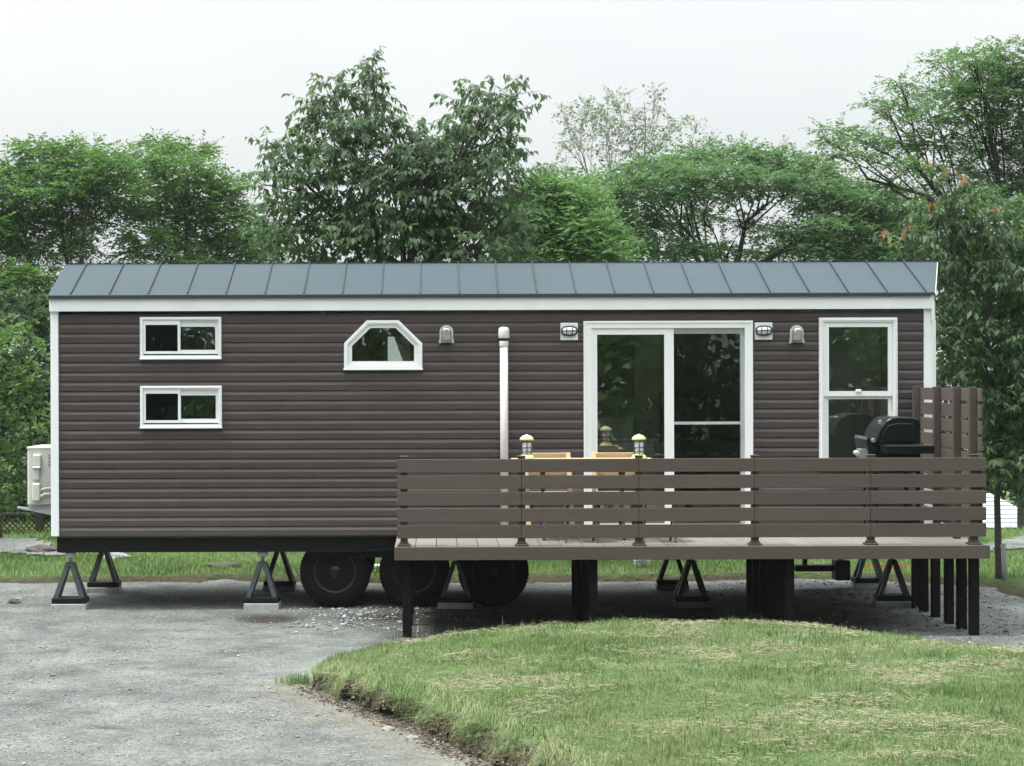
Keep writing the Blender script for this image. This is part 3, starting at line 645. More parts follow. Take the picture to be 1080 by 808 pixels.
# window openings as functions of height
HEX_O = [W(*p) for p in ((363, 390), (445.4, 390), (445.4, 362.2), (420.7, 338), (386.9, 338), (363, 362.2))]
HEX_I = [W(*p) for p in ((371.3, 381), (436.8, 381), (436.8, 365), (417.3, 346), (390.8, 346), (371.3, 365))]
HEX_M = [((a[0] + b[0]) / 2, (a[1] + b[1]) / 2) for a, b in zip(HEX_O, HEX_I)]
W1 = rect(148.3, 334.5, 233.9, 378.8); W2 = rect(148.3, 406.9, 234.2, 451.5)
DOOR = rect(615.3, 338.6, 793.5, 567); DH = rect(863.3, 335, 945.8, 495.5)
ops = [('r', W1[0] + .03, W1[1] - .03, W1[2] + .03, W1[3] - .03), ('r', W2[0] + .03, W2[1] - .03, W2[2] + .03, W2[3] - .03),
       ('r', DOOR[0] + .05, DOOR[1] - .05, DOOR[2] - 0.2, DOOR[3] - .05), ('r', DH[0] + .04, DH[1] - .04, DH[2] + .04, DH[3] - .04), ('h',)]
def cuts(z0, z1):
    zm = (z0 + z1) / 2; r = []
    for o_ in ops:
        if o_[0] == 'r':
            if o_[3] <= zm <= o_[4]: r.append((o_[1], o_[2]))
        else:
            if HEX_M[0][1] <= zm <= HEX_M[3][1]:
                if zm <= HEX_M[2][1]: r.append((HEX_M[0][0], HEX_M[1][0]))
                else:
                    t = (zm - HEX_M[2][1]) / (HEX_M[3][1] - HEX_M[2][1])
                    r.append((HEX_M[5][0] + (HEX_M[4][0] - HEX_M[5][0]) * t, HEX_M[2][0] + (HEX_M[3][0] - HEX_M[2][0]) * t))
    return sorted(r)
brk = sorted(set([v for o_ in ops if o_[0] == 'r' for v in (o_[3], o_[4])] + list(np.linspace(HEX_M[2][1], HEX_M[3][1], 22)) + [HEX_M[0][1]]))
sb = MB(); XL, XR = HL + 0.04, HR - 0.05
NC = 23; CH = (ZT - ZB) / NC
for i in range(NC):
    t = ZB + (i + 1) * CH; b = ZB + i * CH
    prof = [(0.0, t), (-0.002, t - 0.002), (-0.0175, t - 0.038), (-0.0185, t - 0.0415), (-0.0185, t - 0.046), (-0.0155, b + 0.0035), (-0.0135, b + 0.0015), (0.0, b + 0.0008), (0.0, b)]
    for (y0, z0), (y1, z1) in zip(prof, prof[1:]):
        zz_ = [z0] + sorted([v for v in brk if min(z0, z1) < v < max(z0, z1)], reverse=True) + [z1]
        for za, zb in zip(zz_, zz_[1:]):
            if abs(z1 - z0) < 1e-9: continue
            ya = y0 + (y1 - y0) * (za - z0) / (z1 - z0); yb = y0 + (y1 - y0) * (zb - z0) / (z1 - z0)
            xsx = [XL]
            for c0, c1 in cuts(za, zb): xsx += [c0, c1]
            xsx.append(XR)
            for x0, x1 in zip(xsx[::2], xsx[1::2]):
                if x1 - x0 < 1e-4: continue
                sb.bm.faces.new([sb.bm.verts.new(v) for v in ((x0, ya, za), (x0, yb, zb), (x1, yb, zb), (x1, ya, za))])
wall = sb.build('wall', M['siding'], home)
REAR_DAYLIGHT = [(-.56, -.24, 2.2, 2.95), (-.05, 1.45, 1.35, 2.9), (3.95, 4.5, 1.4, 2.85)]  # rear window openings; the wide unseen ones are added to let daylight into the rooms
def wall_open(mb, x0, x1, z0, z1, y0, y1, holes):
    x = x0
    for h in sorted(holes):
        mb.box(x, h[0], y0, y1, z0, z1); mb.box(h[0], h[1], y0, y1, z0, h[2]); mb.box(h[0], h[1], y0, y1, h[3], z1); x = h[1]
    mb.box(x, x1, y0, y1, z0, z1)
# end walls and back wall (the right end is a shallow prow)
RID = 0.98; ZE = P(51, 311.2, 21.9)[1]; ZR = P(70.3, 278.4, 22.98)[1]
PROW = 0.285
m_ = MB()
m_.prism([(HL + .03, 0.03), (HL + .03, 2.3), (HL + .05, 2.3), (HL + .05, 0.03)], 'z', ZB, ZE - .03)
wall_open(m_, HL + .03, HR - .02, ZB, ZE - .03, 2.305, 2.325, REAR_DAYLIGHT)
m_.build('rear_wall', M['siding'], home)
m_ = MB(); m_.prism([(HR - .02, 0.03), (HR + PROW - 0.015, RID), (HR - .02, 2.3), (HR - .05, 2.3), (HR + PROW - 0.05, RID), (HR - .05, 0.03)], 'z', ZB, ZE - .06)
m_.build('gable_wall', M['white'], home)
m_ = MB(); m_.prism([(0.0, ZE - .08), (RID, ZR - .05), (2.32, ZE - .08)], 'x', HL + .03, HL + .05); m_.build('gable_wall', M['siding'], home)
# trim
x0, x1, z0, z1 = rect(54, 328, 62.2, 565.5); MB().box(x0, x1, -0.037, 0.03, z0, z1, 0.004).box(x0, x0 + 0.02, 0.031, 0.10, z0, z1).build('corner_trim', M['white'], home)
x0, x1 = PX(973.8, 22), 5.262; MB().box(x0, x1, -0.037, 0.03, W(980, 565)[1], W(980, 325)[1], 0.004).build('corner_trim', M['white'], home)
xa, xb = PX(52.2, 21.93), PX(983, 21.93)
zt_, zb_ = W(500, 312.6, 21.93)[1], W(500, 327.2, 21.93)[1]
MB().box(xa, xb, -0.075, -0.05, zb_, zt_, 0.003).box(xa, xb, -0.05, -0.002, zb_ + 0.01, zb_ + 0.03).build('fascia', M['white'], home)
# roof: front and back slope as one sheet, standing seams, eave edge
SL = (ZR - ZE) / (RID + 0.10)
def roof_edge_x(y): return HR + 0.005 + (PROW) * min(1, max(0, (y + 0.1) / (RID + 0.1)))
r_ = MB(); xl = -4.043
fr_ = [(xl, -0.10, ZE), (roof_edge_x(-0.1), -0.10, ZE), (HR + 0.005 + PROW, RID, ZR), (xl, RID, ZR)]
bk_ = [(xl, RID, ZR), (HR + 0.005 + PROW, RID, ZR), (HR + 0.01, 2.45, ZE - .06), (xl, 2.45, ZE - .06)]
for poly in (fr_, bk_):
    top = [r_.bm.verts.new(v) for v in poly]; bot = [r_.bm.verts.new((v[0], v[1], v[2] - 0.025)) for v in poly]
    r_.bm.faces.new(top); r_.bm.faces.new(bot[::-1])
    for i in range(4): r_.bm.faces.new([top[i], top[(i + 1) % 4], bot[(i + 1) % 4], bot[i]])
roof = r_.build('roof', M['roof'], home)
s_ = MB(); x = PX(74.4, 21.9)
for k_ in range(23):
    xx = x + 0.4085 * k_
    p0 = Vector((xx, -0.098, ZE + 0.011)); p1 = Vector((xx, RID, ZR + 0.011)); s_.beam(p0, p1, 0.007, 0.018)
s_.beam((xl, RID, ZR + 0.008), (HR + PROW, RID, ZR + 0.008), 0.04, 0.006)
s_.build('seam', M['roof'], roof)
zd0, zd1 = W(500, 310.0, 21.9)[1] - 0.0, W(500, 313.2, 21.9)[1]
MB().box(xl, PX(982.3, 21.9), -0.106, -0.076, ZE - 0.043, ZE - 0.001, 0.003).build('eave_edge', M['roofedge'], roof)
# white barge board following the prow edge
b_ = MB(); e0 = Vector((HR + 0.012, -0.10, ZE - 0.02)); e1 = Vector((HR + PROW + 0.012, RID, ZR - 0.02))
b_.beam(e0, e1, 0.010, 0.016); b_.build('barge_board', M['galv'], home)
x0, x1, z0, z1 = rect(983, 309, 985.6, 338, 21.93); MB().box(x0, x1, -0.07, -0.04, z0, z1).build('barge_end', M['white'], home)
x0, x1, z0, z1 = rect(983.2, 338, 986.9, 566, 22.05); MB().box(x0 + .001, x1, 0.035, 0.065, z0, z1, 0.003).build('corner_trim', M['white'], home)
# soffit and ceiling, floor, interior
MB().box(HL + .06, HR - .06, 0.03, 2.29, ZE - .16, ZE - .13).build('ceiling', M['inwall'], home)
MB().box(HL + .06, HR - .06, 0.03, 2.29, ZB - .02, ZB + .04).build('floor', M['infloor'], home)
m_ = MB(); wall_open(m_, HL + .06, HR - .06, ZB + .05, ZE - .17, 2.26, 2.29, REAR_DAYLIGHT); m_.build('inner_wall', M['inwall'], home)
for h in REAR_DAYLIGHT:
    wn = MB().rframe(h[0] - .03, h[1] + .03, h[2] - .03, h[3] + .03, .06, .06, .06, .06, 2.235, 2.34).build('window', M['white2'], home)
    MB().box(h[0] + .02, h[1] - .02, 2.297, 2.301, h[2] + .02, h[3] - .02).build('pane', M['glass'], wn)
MB().box(-1.2, -1.15, 0.06, 2.2, ZB + .05, ZE - .18).build('inner_wall', M['inwall'], home)
MB().box(3.7, 3.75, 0.5, 2.2, ZB + .05, ZE - .18).build('inner_wall', M['inwall'], home)
kc = MB(); kc.box(1.55, 2.5, 1.65, 2.2, ZB + .05, ZB + .93, 0.01); kc.box(1.5, 2.55, 1.62, 2.21, ZB + .935, ZB + .97, 0.005); kc.build('kitchen_counter', M['cabinet'], home)
MB().box(1.62, 2.3, 1.85, 2.2, ZB + 1.45, ZB + 2.05, 0.01).build('wall_cabinet', M['darkcab'], home)
MB().box(1.75, 2.28, 1.7, 2.1, ZB + .975, ZB + 1.22, 0.02).build('microwave', M['cabinet'], home)
MB().box(2.62, 3.1, 1.6, 2.2, ZB + .05, ZB + 1.5, 0.02).build('fridge', M['darkcab'], home)
MB().tube([(PX(876, 22.3), 0.25, W(905, 354)[1]), (PX(934, 22.3), 0.25, W(905, 354)[1])], 0.008).build('curtain_rod', M['hood'], home)

def pane(x0, x1, z0, z1, y, parent, m='glass', th=0.004):
    return MB().box(x0, x1, y, y + th, z0, z1).build('pane', M[m], parent)
def slider(R):
    x0, x1, z0, z1 = R
    wn = MB().rframe(x0, x1, z0, z1, .034, .034, .040, .034, -0.045, 0.03).rframe(x0 + .012, x1 - .012, z0 + .012, z1 - .012, .01, .01, .01, .01, -0.052, -0.044)
    wn.box(x0 - 0.004, x1 + 0.004, -0.056, -0.01, z0 - 0.004, z0 + 0.014, 0.003)
    wn = wn.build('window', M['white2'], home)
    xm = x0 + 0.478 * (x1 - x0)
    MB().rframe(x0 + .036, xm + .012, z0 + .055, z1 - .036, .022, .024, .028, .046, -0.036, -0.012).build('sash', M['white2'], wn)
    pane(x0 + .055, xm - .010, z0 + .08, z1 - .08, -0.026, wn, 'screen')
    MB().rframe(xm - .012, x1 - .036, z0 + .055, z1 - .036, .026, .030, .042, .066, -0.010, 0.016).build('sash', M['white2'], wn)
    pane(xm + .012, x1 - .062, z0 + .09, z1 - .095, 0.0, wn)
slider(W1); slider(W2)
# hexagonal window
def off(poly, t, other): return [(a[0] + (b[0] - a[0]) * t, a[1] + (b[1] - a[1]) * t) for a, b in zip(poly, other)]
wn = MB().ring(HEX_O, off(HEX_O, .55, HEX_I), -0.05, 0.03).ring(off(HEX_O, .15, HEX_I), off(HEX_O, .38, HEX_I), -0.058, -0.049)
wn.box(HEX_O[0][0] - .006, HEX_O[1][0] + .006, -0.06, -0.01, HEX_O[0][1] - .006, HEX_O[0][1] + .014, .003); wn = wn.build('window', M['white2'], home)
MB().ring(off(HEX_O, .57, HEX_I), HEX_I, -0.032, 0.01).build('sash', M['white2'], wn)
MB().prism(off(HEX_O, .95, HEX_I), 'y', -0.012, -0.008).build('pane', M['glass'], wn)
# double hung window
x0, x1, z0, z1 = DH; zm = W(905, 415.2)[1]
wn = MB().rframe(x0, x1, z0, z1, .05, .05, .05, .05, -0.045, 0.03).rframe(x0 + .02, x1 - .02, z0 + .02, z1 - .02, .012, .012, .012, .012, -0.054, -0.044).build('window', M['white2'], home)
gx0, gx1 = PX(873.7, 22), PX(936, 22); gzt = W(905, 345)[1]
MB().ring([(x0 + .052, zm - .026), (x1 - .052, zm - .026), (x1 - .052, z1 - .052), (x0 + .052, z1 - .052)], [(gx0, zm + .027), (gx1, zm + .027), (gx1, gzt), (gx0, gzt)], -0.034, -0.006).build('sash', M['white2'], wn)
pane(gx0 - .005, gx1 + .005, zm + .02, gzt + .005, -0.02, wn)
MB().rframe(x0 + .053, x1 - .053, z0 + .052, zm - .028, .050, .040, .06, .03, -0.004, 0.022).build('sash', M['white2'], wn)
pane(gx0 - .008, gx1 + .005, z0 + .1, zm - .05, 0.008, wn, 'glass'); MB().box(-.03 + (x0 + x1) / 2, .03 + (x0 + x1) / 2, -0.05, -0.035, zm + .012, zm + .045, 0.006).build('latch', M['white2'], wn)
# sliding patio door
x0, x1, z0, z1 = DOOR
dr = MB().rframe(x0, x1, z0, z1, .082, .085, .05, .075, -0.05, 0.04).rframe(x0 + .006, x1 - .006, z0 + .006, z1 - .006, .016, .016, .016, .016, -0.058, -0.049)
dr.box(x0 - .006, x1 + .006, -0.075, -0.03, z0 - .006, z0 + .03, 0.004); dr = dr.build('sliding_door', M['white2'], home)
la, lb = PX(623.4, 22), PX(710.3, 22); ga, gb = PX(629.6, 22), PX(700.4, 22); gt = W(665, 353)[1]
MB().ring([(la, z0 + .052), (lb, z0 + .052), (lb, z1 - .077), (la, z1 - .077)], [(ga, z0 + .15), (gb, z0 + .15), (gb, gt), (ga, gt)], -0.034, 0.0).build('sash', M['white2'], dr)
pane(ga - .01, gb + .01, z0 + .13, gt + .01, -0.018, dr)
ra, rb = PX(709.0, 22), x1 - .087; ha, hb = PX(711, 22), PX(780, 22); ht = W(745, 352)[1]
MB().ring([(ra, z0 + .052), (rb, z0 + .052), (rb, z1 - .077), (ra, z1 - .077)], [(ha, z0 + .17), (hb, z0 + .17), (hb, ht), (ha, ht)], 0.003, 0.03).build('sash', M['galv'], dr)
zc0, zc1 = W(745, 447.6)[1], W(745, 444.7)[1]
MB().box(ha - .004, hb + .004, -0.024, -0.014, zc0, zc1).build('screen_bar', M['galv'], dr)
pane(ha - .01, hb + .01, z0 + .16, ht + .01, 0.012, dr); MB().box(ha - .005, hb + .005, -0.012, -0.010, z0 + .15, ht).build('screen', M['screen'], dr)
# vent hoods, pipe, bulkhead lamps
def vent(px):
    c = PX(px, 21.95); zt2, zb2 = W(px, 343)[1], W(px, 361.5)[1]; r = 0.072
    prof = [(c - r, zb2), (c - r, zt2 - r)] + [(c - r * math.cos(a), zt2 - r + r * math.sin(a)) for a in np.linspace(0.2, math.pi - .2, 12)] + [(c + r, zt2 - r), (c + r, zb2)]
    v = MB().prism(prof, 'y', -0.035, -0.01).box(c - r - .006, c - r + .012, -0.05, -0.012, zb2 - .006, zb2 + .03).box(c + r - .012, c + r + .006, -0.05, -0.012, zb2 - .006, zb2 + .03).build('vent_hood', M['hood'], home)
    hb_ = MB(); r2 = 0.055; rings = []
    for t in np.linspace(0, 1, 8):
        yy = -0.036 - 0.085 * math.sin(t * math.pi / 2) ; k2 = math.sqrt(max(0.02, 1 - t * t * 0.72)); zc = zt2 - r - 0.004
        rings.append([hb_.bm.verts.new((c + s * r2 * k2, yy, z)) for s, z in [(-1, zb2 + .028 + .0 * t)] + [(-math.cos(a) / 1, zc + r2 * k2 * math.sin(a)) for a in np.linspace(0, math.pi, 11)] + [(1, zb2 + .028)]])
    for r0, r1 in zip(rings, rings[1:]):
        for k3 in range(len(r0) - 1):
            f = hb_.bm.faces.new([r0[k3], r0[k3 + 1], r1[k3 + 1], r1[k3]]); f.smooth = True
    hb_.bm.faces.new(rings[-1]); hb_.build('hood', M['steel'], v)
vent(471); vent(840.8)
xc = PX(531.7, 21.9); zt2 = W(531, 345)[1]
pp = MB().tube([(xc, -0.075, 0.87), (xc, -0.075, W(531, 362)[1])], 0.043, 20).lathe([(0.047, W(531, 366)[1]), (0.049, W(531, 365)[1]), (0.049, W(531, 361)[1]), (0.047, W(531, 360)[1])], (xc, -0.075, 0), seg=20).build('vent_pipe', M['pipe'], home)
MB().lathe([(0.056, W(531, 357)[1]), (0.059, W(531, 356)[1]), (0.059, W(531, 349)[1]), (0.052, W(531, 346.5)[1]), (0.035, W(531, 345.2)[1]), (0.01, zt2)], (xc, -0.075, 0), seg=20).build('pipe_cap', M['pipe'], pp)
def bulkhead(px0, px1, py0, py1):
    x0, x1, z0, z1 = rect(px0, py0, px1, py1, 21.97); c, zc = (x0 + x1) / 2, (z0 + z1) / 2 + 0.005
    pl = MB().box(x0, x1, -0.035, -0.012, z0, z1, 0.004).build('wall_lamp', M['white'], home)
    def ov(rx, rz, y): return [(c + rx * (abs(math.cos(a)) ** 0.75) * (1 if math.cos(a) > 0 else -1), y, zc + rz * (abs(math.sin(a)) ** 0.75) * (1 if math.sin(a) > 0 else -1)) for a in np.linspace(0, 2 * math.pi, 25)[:-1]]
    mb = MB()
    for prof, sm in (([(.086, .052, -.034), (.09, .056, -.045), (.09, .056, -.062), (.08, .046, -.07), (.072, .038, -.064)], 1),):
        rr = [[mb.bm.verts.new(v) for v in ov(*p)] for p in prof]
        for r0, r1 in zip(rr, rr[1:]):
            for k3 in range(24): mb.bm.faces.new([r0[k3], r0[(k3 + 1) % 24], r1[(k3 + 1) % 24], r1[k3]])
    mb.tube([(c - .03, -0.066, zc + .05), (c - .03, -0.098, zc + .02), (c - .03, -0.098, zc - .02), (c - .03, -0.066, zc - .05)], 0.005, 6)
    mb.tube([(c + .03, -0.066, zc + .05), (c + .03, -0.098, zc + .02), (c + .03, -0.098, zc - .02), (c + .03, -0.066, zc - .05)], 0.005, 6)
    mb.tube([(c - .085, -0.066, zc), (c - .05, -0.098, zc), (c + .05, -0.098, zc), (c + .085, -0.066, zc)], 0.005, 6)
    mb.build('cage', M['lampmetal'], pl)
    gb_ = MB(); rr = [[gb_.bm.verts.new(v) for v in ov(.074 * k3, .040 * k3, y_)] for k3, y_ in ((1, -.06), (.95, -.078), (.75, -.09), (.3, -.095))]
    for r0, r1 in zip(rr, rr[1:]):
        for k3 in range(24): f = gb_.bm.faces.new([r0[k3], r0[(k3 + 1) % 24], r1[(k3 + 1) % 24], r1[k3]]); f.smooth = True
    gb_.bm.faces.new(rr[-1]); gb_.build('lamp_glass', M['white_lamp'], pl)
bulkhead(591.3, 609.6, 340.5, 358.8); bulkhead(796.2, 814.8, 340.2, 358.4)
# chassis
x0 = PX(59.5, 22.05); zc0 = W(300, 582, 22.05)[1]
ch = MB().box(x0, 5.2, 0.05, 0.11, zc0, ZB - 0.003, .004).box(x0, 5.2, 2.19, 2.25, zc0, ZB - .003).box(x0, x0 + .08, 0.12, 2.18, zc0, ZB - .003).box(5.1, 5.19, 0.12, 2.18, zc0, ZB - .003)
for k_ in range(9): ch.box(-3.2 + k_ * 1.0, -3.12 + k_ * 1.0, 0.115, 2.185, zc0 + .03, ZB - .06)
ch.box(x0 + .09, 5.09, 0.115, 2.185, ZB - .05, ZB - .03).box(x0 + .01, 5.19, 0.044, 0.05, zc0, zc0 + 0.018)
ch.build('chassis', M['belly'], home)
x0, x1 = PX(838, 24), PX(879, 24)
MB().box(x0, x1, 1.95, 2.15, .20, .27, .006).box(x1 + .002, x1 + .17, 1.9, 2.16, .10, .33, .01).build('tool_box', M['black'], home)
MB().box(x0 + .1, x0 + .14, 2.0, 2.1, .272, zc0).build('hanger', M['black'], home)
MB().box(x1 + .06, x1 + .10, 2.0, 2.1, .332, zc0).build('hanger', M['black'], home)
def wheel(x, y, face):
    s = -1 if face < 0 else 1
    c = Vector((x, y, 0.375)); R = 0.375
    wr = bpy.data.objects.new('wheel', None); COL.objects.link(wr); wr.parent = home; wr.location = c - world_loc(home); wr.empty_display_size = .1
    T = MB().lathe([(0.215, -.09 * s), (0.24, -.105 * s), (0.31, -.112 * s), (0.352, -.098 * s), (0.372, -.075 * s), (0.375, 0), (0.372, .075 * s), (0.352, .098 * s), (0.24, .105 * s), (0.215, .09 * s)], c, 'y', 48)
    for k3 in range(60):
        a = 2 * math.pi * k3 / 60; T.beam(c + Vector((math.cos(a) * .3745, -.085, math.sin(a) * .3745)), c + Vector((math.cos(a + .05) * .3745, .085, math.sin(a + .05) * .3745)), .018, .008, (math.cos(a), 0, math.sin(a)))
    T.build('tyre', M['tyre'], wr, origin=c)
    MB().lathe([(0.03, .055), (0.06, .056), (0.065, .02), (0.11, .015), (0.16, .03), (0.195, .02), (0.205, -.06 * 1), (0.2, -.08), (0.19, .05), (0.03, .07)], c, 'y', 40).lathe([(.07, -.02), (.075, -.075), (.06, -.095), (.01, -.1)], c, 'y', 24).build('rim', M['rim'], wr, origin=c)
    MB().lathe([(0.203, -.088), (0.22, -.102), (0.228, -.104), (0.226, -.092), (0.21, -.08)], c, 'y', 40).build('rim_lip', M['rimlip'], wr, origin=c)
for px in (353, 436.5, 519.5):
    wheel(PX(px, 22.25), 0.27, -1)
for px in (353, 436.5, 519.5): wheel(PX(px, 22.25), 1.95, 1)
ax = MB()
for px in (353, 436.5, 519.5): ax.tube([(PX(px, 22.25), 0.3, .4), (PX(px, 22.25), 1.95, .4)], .035, 10)
for yy in (.42, 1.8):
    for px in (395, 478): ax.beam((PX(px - 38, 22.25), yy, .47), (PX(px, 22.25), yy, .56), .05, .03); ax.beam((PX(px, 22.25), yy, .56), (PX(px + 38, 22.25), yy, .47), .05, .03)
ax.box(PX(330, 22.2), PX(560, 22.2), .118, .14, .53, ZB - .06)
ax.build('axle', M['black'], home)

# ------------------------------------------------------------------ air conditioner on the left end
ac = thing('air_conditioner', (-4.35, 0.8, 1.06), 'ivory air conditioner outdoor unit on a bracket at the left end of the mobile home', 'air conditioner')
x0, x1, z0, z1 = rect(28.3, 471.2, 55.5, 533.6, 22.5)
MB().box(x0, x1 + .03, 0.5, 1.3, z0, z1 - .012, 0.02).box(x0 - .004, x1 + .032, 0.495, 1.305, z1 - .03, z1, 0.008).box(x0 + .045, x0 + .05, 0.496, 0.5, z0 + .02, z1 - .04).build('casing', M['ac'], ac)
a0 = PX(35, 22.5); cv = MB().box(a0, a0 + .09, 0.455, 0.499, z0 + .43, z1 - .08, .012).box(a0 - .003, a0 + .09, 0.43, 0.5, z0 + .40, z0 + .43, .01).box(a0, a0 + .07, 0.455, 0.499, z0 + .28, z0 + .40, .008)
cv.box(a0 - .005, a0 + .085, 0.43, 0.499, z0 + .05, z0 + .25, .015); cv.build('valve_cover', M['ac'], ac)
tb = MB().tube([(a0 + .08, .45, z0 + .17), (a0 + .14, .46, z0 + .19), (a0 + .3, .5, z0 + .18)], .014, 10).tube([(a0 + .08, .45, z0 + .1), (a0 + .13, .46, z0 + .13), (a0 + .3, .5, z0 + .12)], .02, 10); tb.build('pipe', M['ac'], ac)
v = MB()
for k_ in range(4): v.box(PX(50.2, 22.5), PX(53.5, 22.5), 0.494, 0.4985, z1 - .10 - k_ * .035, z1 - .085 - k_ * .035)
v.build('louvre', M['acgrey'], ac)
MB().box(x0 + .02, x1, 0.5, 0.56, z0 - .018, z0 - .002).build('foot', M['acgrey'], ac)
for yy in (0.55, 1.25):
    tip = P(17.5, 534.5, 22.5); A = [(tip[0], tip[1]), (tip[0], tip[1] - .018), (HL + .028, P(60, 546, 22.5)[1]), (HL + .028, z0 - .02), (x0, z0 - .02)]
    MB().prism(A, 'y', yy - .02, yy + .02).build('bracket', M['galv'], ac)

# ------------------------------------------------------------------ jack stands
jack = thing('jack_stand', (0, 0, 0), '', 'jack stand')
MB().box(-.185, .185, -.15, .15, -0.02, 0.058, .006).build('footing_block', M['concrete'], jack)
JT = 0.475
MB().box(-.178, .178, -.13, .13, .0605, .118, .004).build('base_plate', M['jackblack'], jack)
def jleg(s, f):
    return MB().beam((s * .14, f * .10, .12), (s * .022, f * .03, JT), .045, .05, (0, 1, 0)).beam((s * .119, f * .08, .12), (s * .012, f * .02, JT - .04), .008, .075, (0, 1, 0))
for s in (-1, 1):
    for f in (-1, 1): jleg(s, f).build('leg', M['jack'], jack)
MB().box(-.045, .045, -.045, .045, JT - .02, JT + .015, .006).build('collar', M['jack'], jack)
MB().lathe([(.018, JT), (.018, JT + .06), (.03, JT + .062), (.03, JT + .075)], (0, 0, 0), seg=12).box(-.05, .05, -.05, .05, JT + .075, JT + .118, .004).build('screw_head', M['galv'], jack)
for bx in (-.022, .022): MB().lathe([(.009, -.056), (.009, -.049)], (bx, 0, JT + .096), 'y', 10).build('bolt', M['galv'], jack)
jl = [(-3.86, .15, 'dark steel jack stand on a pale block under the left front corner of the home'),
      (-1.82, .15, 'dark steel jack stand on a pale block just left of the wheels, front row'),
      (0.235, .13, 'dark steel jack stand in front of the gap between the second and third wheels'),
      (2.73, .15, 'black jack stand between the middle post rows, front one of the pair'),
      (4.87, .15, 'black jack stand beside the right post row, front one of the pair'),
      (-3.78, 1.92, 'black jack stand at the far side under the left end of the home'),
      (-1.77, 1.98, 'black jack stand at the far side just left of the wheels'),
      (0.27, 1.96, 'black jack stand hidden behind the wheels at the far side'),
      (2.74, 1.98, 'black jack stand between the middle post rows, rear one of the pair'),
      (5.02, 2.1, 'black jack stand beside the right post row, rear one of the pair')]
for i, (x, y, lb) in enumerate(jl):
    if 'hidden' in lb: continue
    o = jack if i == 0 else copy_tree(jack)
    o.location = (x, y, 0.0); tag(o, lb, 'jack stand', 'jack stands under the mobile home')
    if i: o.rotation_euler = (0, 0, random.uniform(-.08, .08))

# ------------------------------------------------------------------ deck
DF = -2.64; D0 = DF - CAMY       # front face of fascia (depth 19.36)
DT = W(600, 576.3, D0)[1]        # deck top
deck = thing('deck', (2.3, -1.3, 0), 'raised brown timber deck with pale planks on dark posts in front of the home', 'deck')
def shade_attr(o, vals):
    me = o.data; at = me.attributes.new('shade', 'FLOAT_COLOR', 'POINT')
    at.data.foreach_set('color', np.repeat(np.asarray(vals, np.float32), 4) * np.array([1, 1, 1, 1] * len(vals), np.float32))
def rand_shade(o, amp, per=None):
    """one tone per loose piece (each board is its own length of composite)"""
    me = o.data; n = len(me.vertices); par = list(range(n))
    def find(a):
        while par[a] != a: par[a] = par[par[a]]; a = par[a]
        return a
    for e in me.edges:
        a, b = find(e.vertices[0]), find(e.vertices[1])
        if a != b: par[a] = b
    tone = {}; vals = []
    for i in range(n):
        r = find(i)
        if r not in tone: tone[r] = 1 + random.uniform(-amp, amp)
        vals.append(tone[r])
    shade_attr(o, vals); return o
XA, XB = PX(415.3, D0), PX(1043.6, D0)
dk = MB(); x = XA + 0.004; pw = 0.1955
while x < XB - 0.02:
    dk.box(x, min(x + pw - 0.005, XB - .002), DF + 0.03, -0.035, DT - 0.028, DT, .003); x += pw
rand_shade(dk.build('decking', M['deck'], deck), .08)
FH = 0.122
rand_shade(MB().box(XA, XB, DF, DF + .026, DT - FH - .004, DT - .004, .003).build('fascia', M['comp'], deck), .0)
rand_shade(MB().box(XB - .026, XB, DF + .028, -0.04, DT - FH - .004, DT - .004, .003).build('fascia', M['comp'], deck), .0)
rand_shade(MB().box(XA, XA + .026, DF + .028, -0.04, DT - FH - .004, DT - .004, .003).build('fascia', M['comp'], deck), .0)
jo = MB()
for yy in (-2.45, -1.95, -1.4, -.85, -.35): jo.box(XA + .05, XB - .05, yy, yy + .05, DT - .12, DT - .03)
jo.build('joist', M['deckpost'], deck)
post = None
for (xl_, nm) in ((-.2925, 0), (1.445, 1), (3.285, 2), (5.015, 3)):
    for k_, d_ in enumerate((19.5, 19.95, 20.45, 21.0, 21.5, 21.85)):
        if nm == 0 and k_ > 0 and k_ % 2: continue
        y0 = d_ + CAMY
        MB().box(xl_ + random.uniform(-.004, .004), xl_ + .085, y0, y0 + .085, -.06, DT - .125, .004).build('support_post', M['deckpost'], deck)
# railing along the front
PITCH, BH, GAP = 0.1531, 0.1235, 0.0296
RB = DT + 0.075     # bottom of lowest board
rail = thing('railing', (2.3, DF + .05, DT), 'brown horizontal board railing along the front edge of the deck', 'railing')
ppx = [425.7, 549.7, 673.4, 795.6, 917.8, 1026.5]; FY = DF + 0.035
ends = [418.2, 549.7, 673.4, 795.6, 917.8, 1040.3]
for a, b in zip(ends, ends[1:]):
    m_ = MB()
    for k_ in range(5):
        z = RB + k_ * PITCH; m_.box(PX(a, D0 + .03) + .002, PX(b, D0 + .03) - .002, FY, FY + .022, z, z + BH, .0025)
    rand_shade(m_.build('slat_panel', M['comp'], rail), .09)
for px in ppx:
    c = PX(px, D0 + .09)
    po = MB().box(c - .034, c + .034, FY + .0235, FY + .0915, DT + .001, RB + 5 * PITCH - GAP + .018, .004).build('railing_post', M['compv'], rail); rand_shade(po, 0)
    bs = MB().box(c - .062, c + .062, FY - .005, FY + .12, DT + .001, DT + .018, .004).box(c - .045, c + .045, FY + .012, FY + .104, DT + .018, DT + .035, .004).build('post_base', M['compv'], po); rand_shade(bs, 0)
    cp = MB().box(c - .04, c + .04, FY + .0175, FY + .0975, RB + 5 * PITCH - GAP + .018, RB + 5 * PITCH - GAP + .03, .004).build('post_cap', M['compv'], po); rand_shade(cp, 0)
